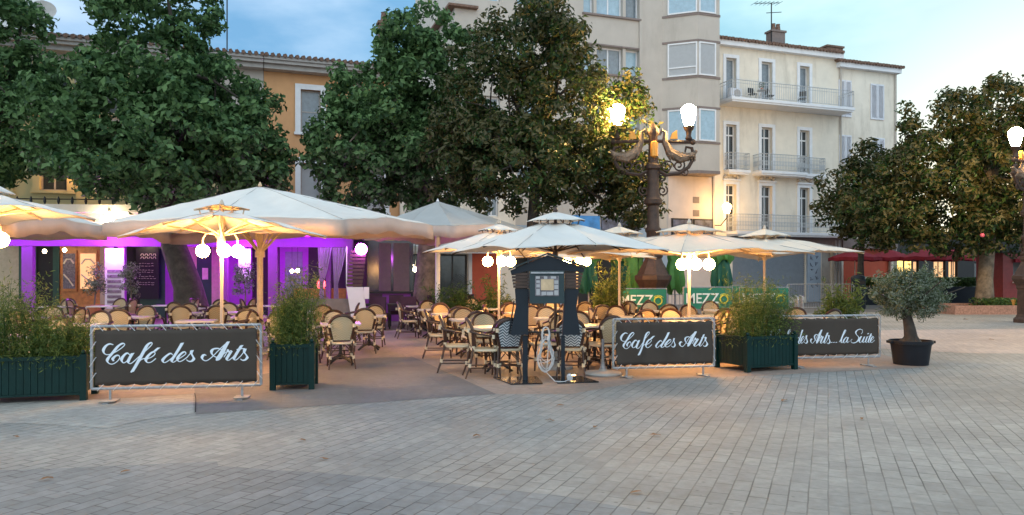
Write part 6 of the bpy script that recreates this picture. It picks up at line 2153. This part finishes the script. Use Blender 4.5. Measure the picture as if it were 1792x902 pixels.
# ------------------------------------------------------------------ green fabric signs on barriers
def mezzo(label, px0, px1, Yp, z0, z1, rz, crown=True):
    xa, xb = PX(px0, Yp), PX(px1, Yp)
    t_ = thing('brand_barrier', label, 'sign', ((xa + xb) / 2, Yp, 0), rz, 'green lettered barriers')
    w_ = (xb - xa) / 2
    b = MB(); b.bb(-w_, w_, -.012, .0, z0, z1); pn_ = b.build('banner', M['mezzo_green'], t_)
    b = MB()
    b.tube([(-w_ - .02, .03, 0), (-w_ - .02, .03, z1 + .02), (w_ + .02, .03, z1 + .02), (w_ + .02, .03, 0)], .02, 6)
    b.tube([(-w_, .03, z0 + .02), (w_, .03, z0 + .02)], .015, 5)
    b.build('frame', M['galv'], t_)
    h_ = z1 - z0
    s_ = min(.40, w_ * .40)
    text_mesh('MEZZ', s_ * 1.48, 'lettering', M['mezzo_white'], pn_, (-w_ * .95, -.018, z0 + h_ * .48), align='LEFT', ext=.003, sx=.92, bold=.004)
    b = MB()
    cxx, czz, r_ = w_ * .66, z0 + h_ * .46, s_ * .40
    b.tube([(cxx + r_ * math.cos(q), -.02, czz + r_ * math.sin(q)) for q in [k * math.pi / 9 for k in range(19)]], s_ * .075, 6)
    for k in range(4):
        q = math.radians(62 + k * 24)
        b.tube([(cxx + r_ * math.cos(q), -.02, czz + r_ * math.sin(q)), (cxx + r_ * 1.5 * math.cos(q - .15), -.02, czz + r_ * 1.42 * math.sin(q - .15)), (cxx + r_ * 1.75 * math.cos(q - .45), -.02, czz + r_ * 1.5 * math.sin(q - .45))], [s_ * .06, s_ * .05, .006], 5)
    b.build('ring_emblem', M['mezzo_yellow'], pn_)
mezzo('green MEZZO barrier left of the iron lantern pedestal', 1082, 1166, 21.5, .62, 1.24, .03)
mezzo('green MEZZO barrier right of the iron lantern pedestal', 1197, 1281, 21.8, .66, 1.28, .0)
mezzo('green MEZZO barrier half hidden by the right bamboo', 1296, 1379, 21.9, .66, 1.27, -.02)
b = thing('fabric_barrier', 'plain green fabric panel between the two right MEZZO barriers', 'barrier', (PX(1289, 22.3), 22.3, 0), 0)
q = MB(); q.bb(-.28, .28, -.01, .0, .7, 1.32); q.build('banner', M['mezzo_green'], b)
q = MB(); q.tube([(-.29, .02, 0), (-.29, .02, 1.33), (.29, .02, 1.33), (.29, .02, 0)], .016, 5); q.build('frame', M['galv'], b)
def crowd_barrier(label, px, Yp, L_, rz, h=1.05):
    t_ = thing('crowd_barrier', label, 'barrier', (PX(px, Yp), Yp, 0), rz, 'grey steel crowd barriers')
    b = MB()
    b.tube([(-L_ / 2, 0, .12), (-L_ / 2, 0, h - .08), (-L_ / 2 + .08, 0, h), (L_ / 2 - .08, 0, h), (L_ / 2, 0, h - .08), (L_ / 2, 0, .12), (-L_ / 2, 0, .12)], .021, 6)
    b.build('frame', M['galv'], t_)
    b = MB(); n = int(L_ / .12)
    for k in range(1, n):
        x = -L_ / 2 + L_ * k / n
        b.tube([(x, 0, .12), (x, 0, h)], .009, 4, caps=False)
    b.build('bars', M['galv'], t_)
    for sx in (-1, 1):
        b = MB(); b.tube([(sx * L_ * .38, -.28, 0), (sx * L_ * .38, 0, .12), (sx * L_ * .38, .28, 0)], .018, 5); b.build('foot', M['galv'], t_)
crowd_barrier('crowd barrier between the lime parasols and the MEZZO sign', 1186, 23.4, 1.6, .1)
crowd_barrier('crowd barrier seen edge on right of the right bamboo', 1394, 21.0, 1.7, 1.25)
crowd_barrier('second crowd barrier stacked right of the right bamboo', 1402, 21.3, 1.7, 1.25)
crowd_barrier('long crowd barrier before the graffitied pilaster', 1436, 36, 3.4, .1, 1.25)
# dark bin beside the thin trunk
wb = thing('litter_bin', 'dark blue litter bin beside the thin magnolia trunk', 'bin', (PX(1502, 37), 37, 0), 0)
b = MB(); b.lathe([(.32, 0), (.34, .1), (.34, 1.5), (.36, 1.52), (.30, 1.65), (.1, 1.7)], (0, 0, 0), 12); b.build('body', M['navy'], wb, smooth=True)
b = MB(); b.bb(-.18, .18, -.36, -.33, 1.25, 1.40); b.build('slot', M['black'], wb)

# ------------------------------------------------------------------ fallen leaves
rd = random.Random(12)
LV = [(980, 712, 'curled brown leaf in front of the menu stand'), (962, 738, 'small pale leaf on the paving below the menu stand'), (835, 766, 'rusty leaf on the paving below the aisle'), (565, 806, 'brown leaf left of the middle of the paving'),
      (82, 842, 'orange leaf near the lower left corner'), (28, 767, 'dark twig like leaf below the left planter'), (1114, 865, 'yellowish leaf near the bottom of the paving'), (1042, 750, 'dark leaf right of the menu stand on the paving'),
      (1147, 764, 'tiny dark leaf below the middle sign'), (1372, 703, 'small brown leaf below the right planter'), (219, 829, 'tiny dark speck leaf on the lower left paving'), (528, 773, 'small dark leaf below the middle planter'),
      (1690, 560, 'dark dry leaf before the brick tree bed'), (1735, 596, 'dry leaf on the paving tinted as if sunset lit at the right'), (1508, 735, 'tiny dry leaf below the right sign')]
for px, py, lab in LV:
    x, y = G(px, py)
    s_ = (.058 if py > 700 else .09) * rd.uniform(.7, 1.15)
    if py == 738 and px == 665: s_ = .16
    b = MB(); n = 9; vs = [(0, 0, .018)]
    for k in range(n):
        q = 2 * math.pi * k / n; r_ = s_ * (1 + .35 * math.cos(q * 2)) * (1 if k % 2 else .7)
        vs.append((r_ * math.cos(q), r_ * .55 * math.sin(q), .006 + abs(math.sin(q)) * s_ * rd.uniform(.1, .38)))
    b.add(vs, [(0, 1 + k, 1 + (k + 1) % n) for k in range(n)])
    o = b.build('fallen_leaf', M['leaf_dry']); o.location = (x, y, .008); o.rotation_euler = (0, 0, rd.uniform(0, 6))
    tag(o, lab, 'leaf', 'fallen leaves on the paving')
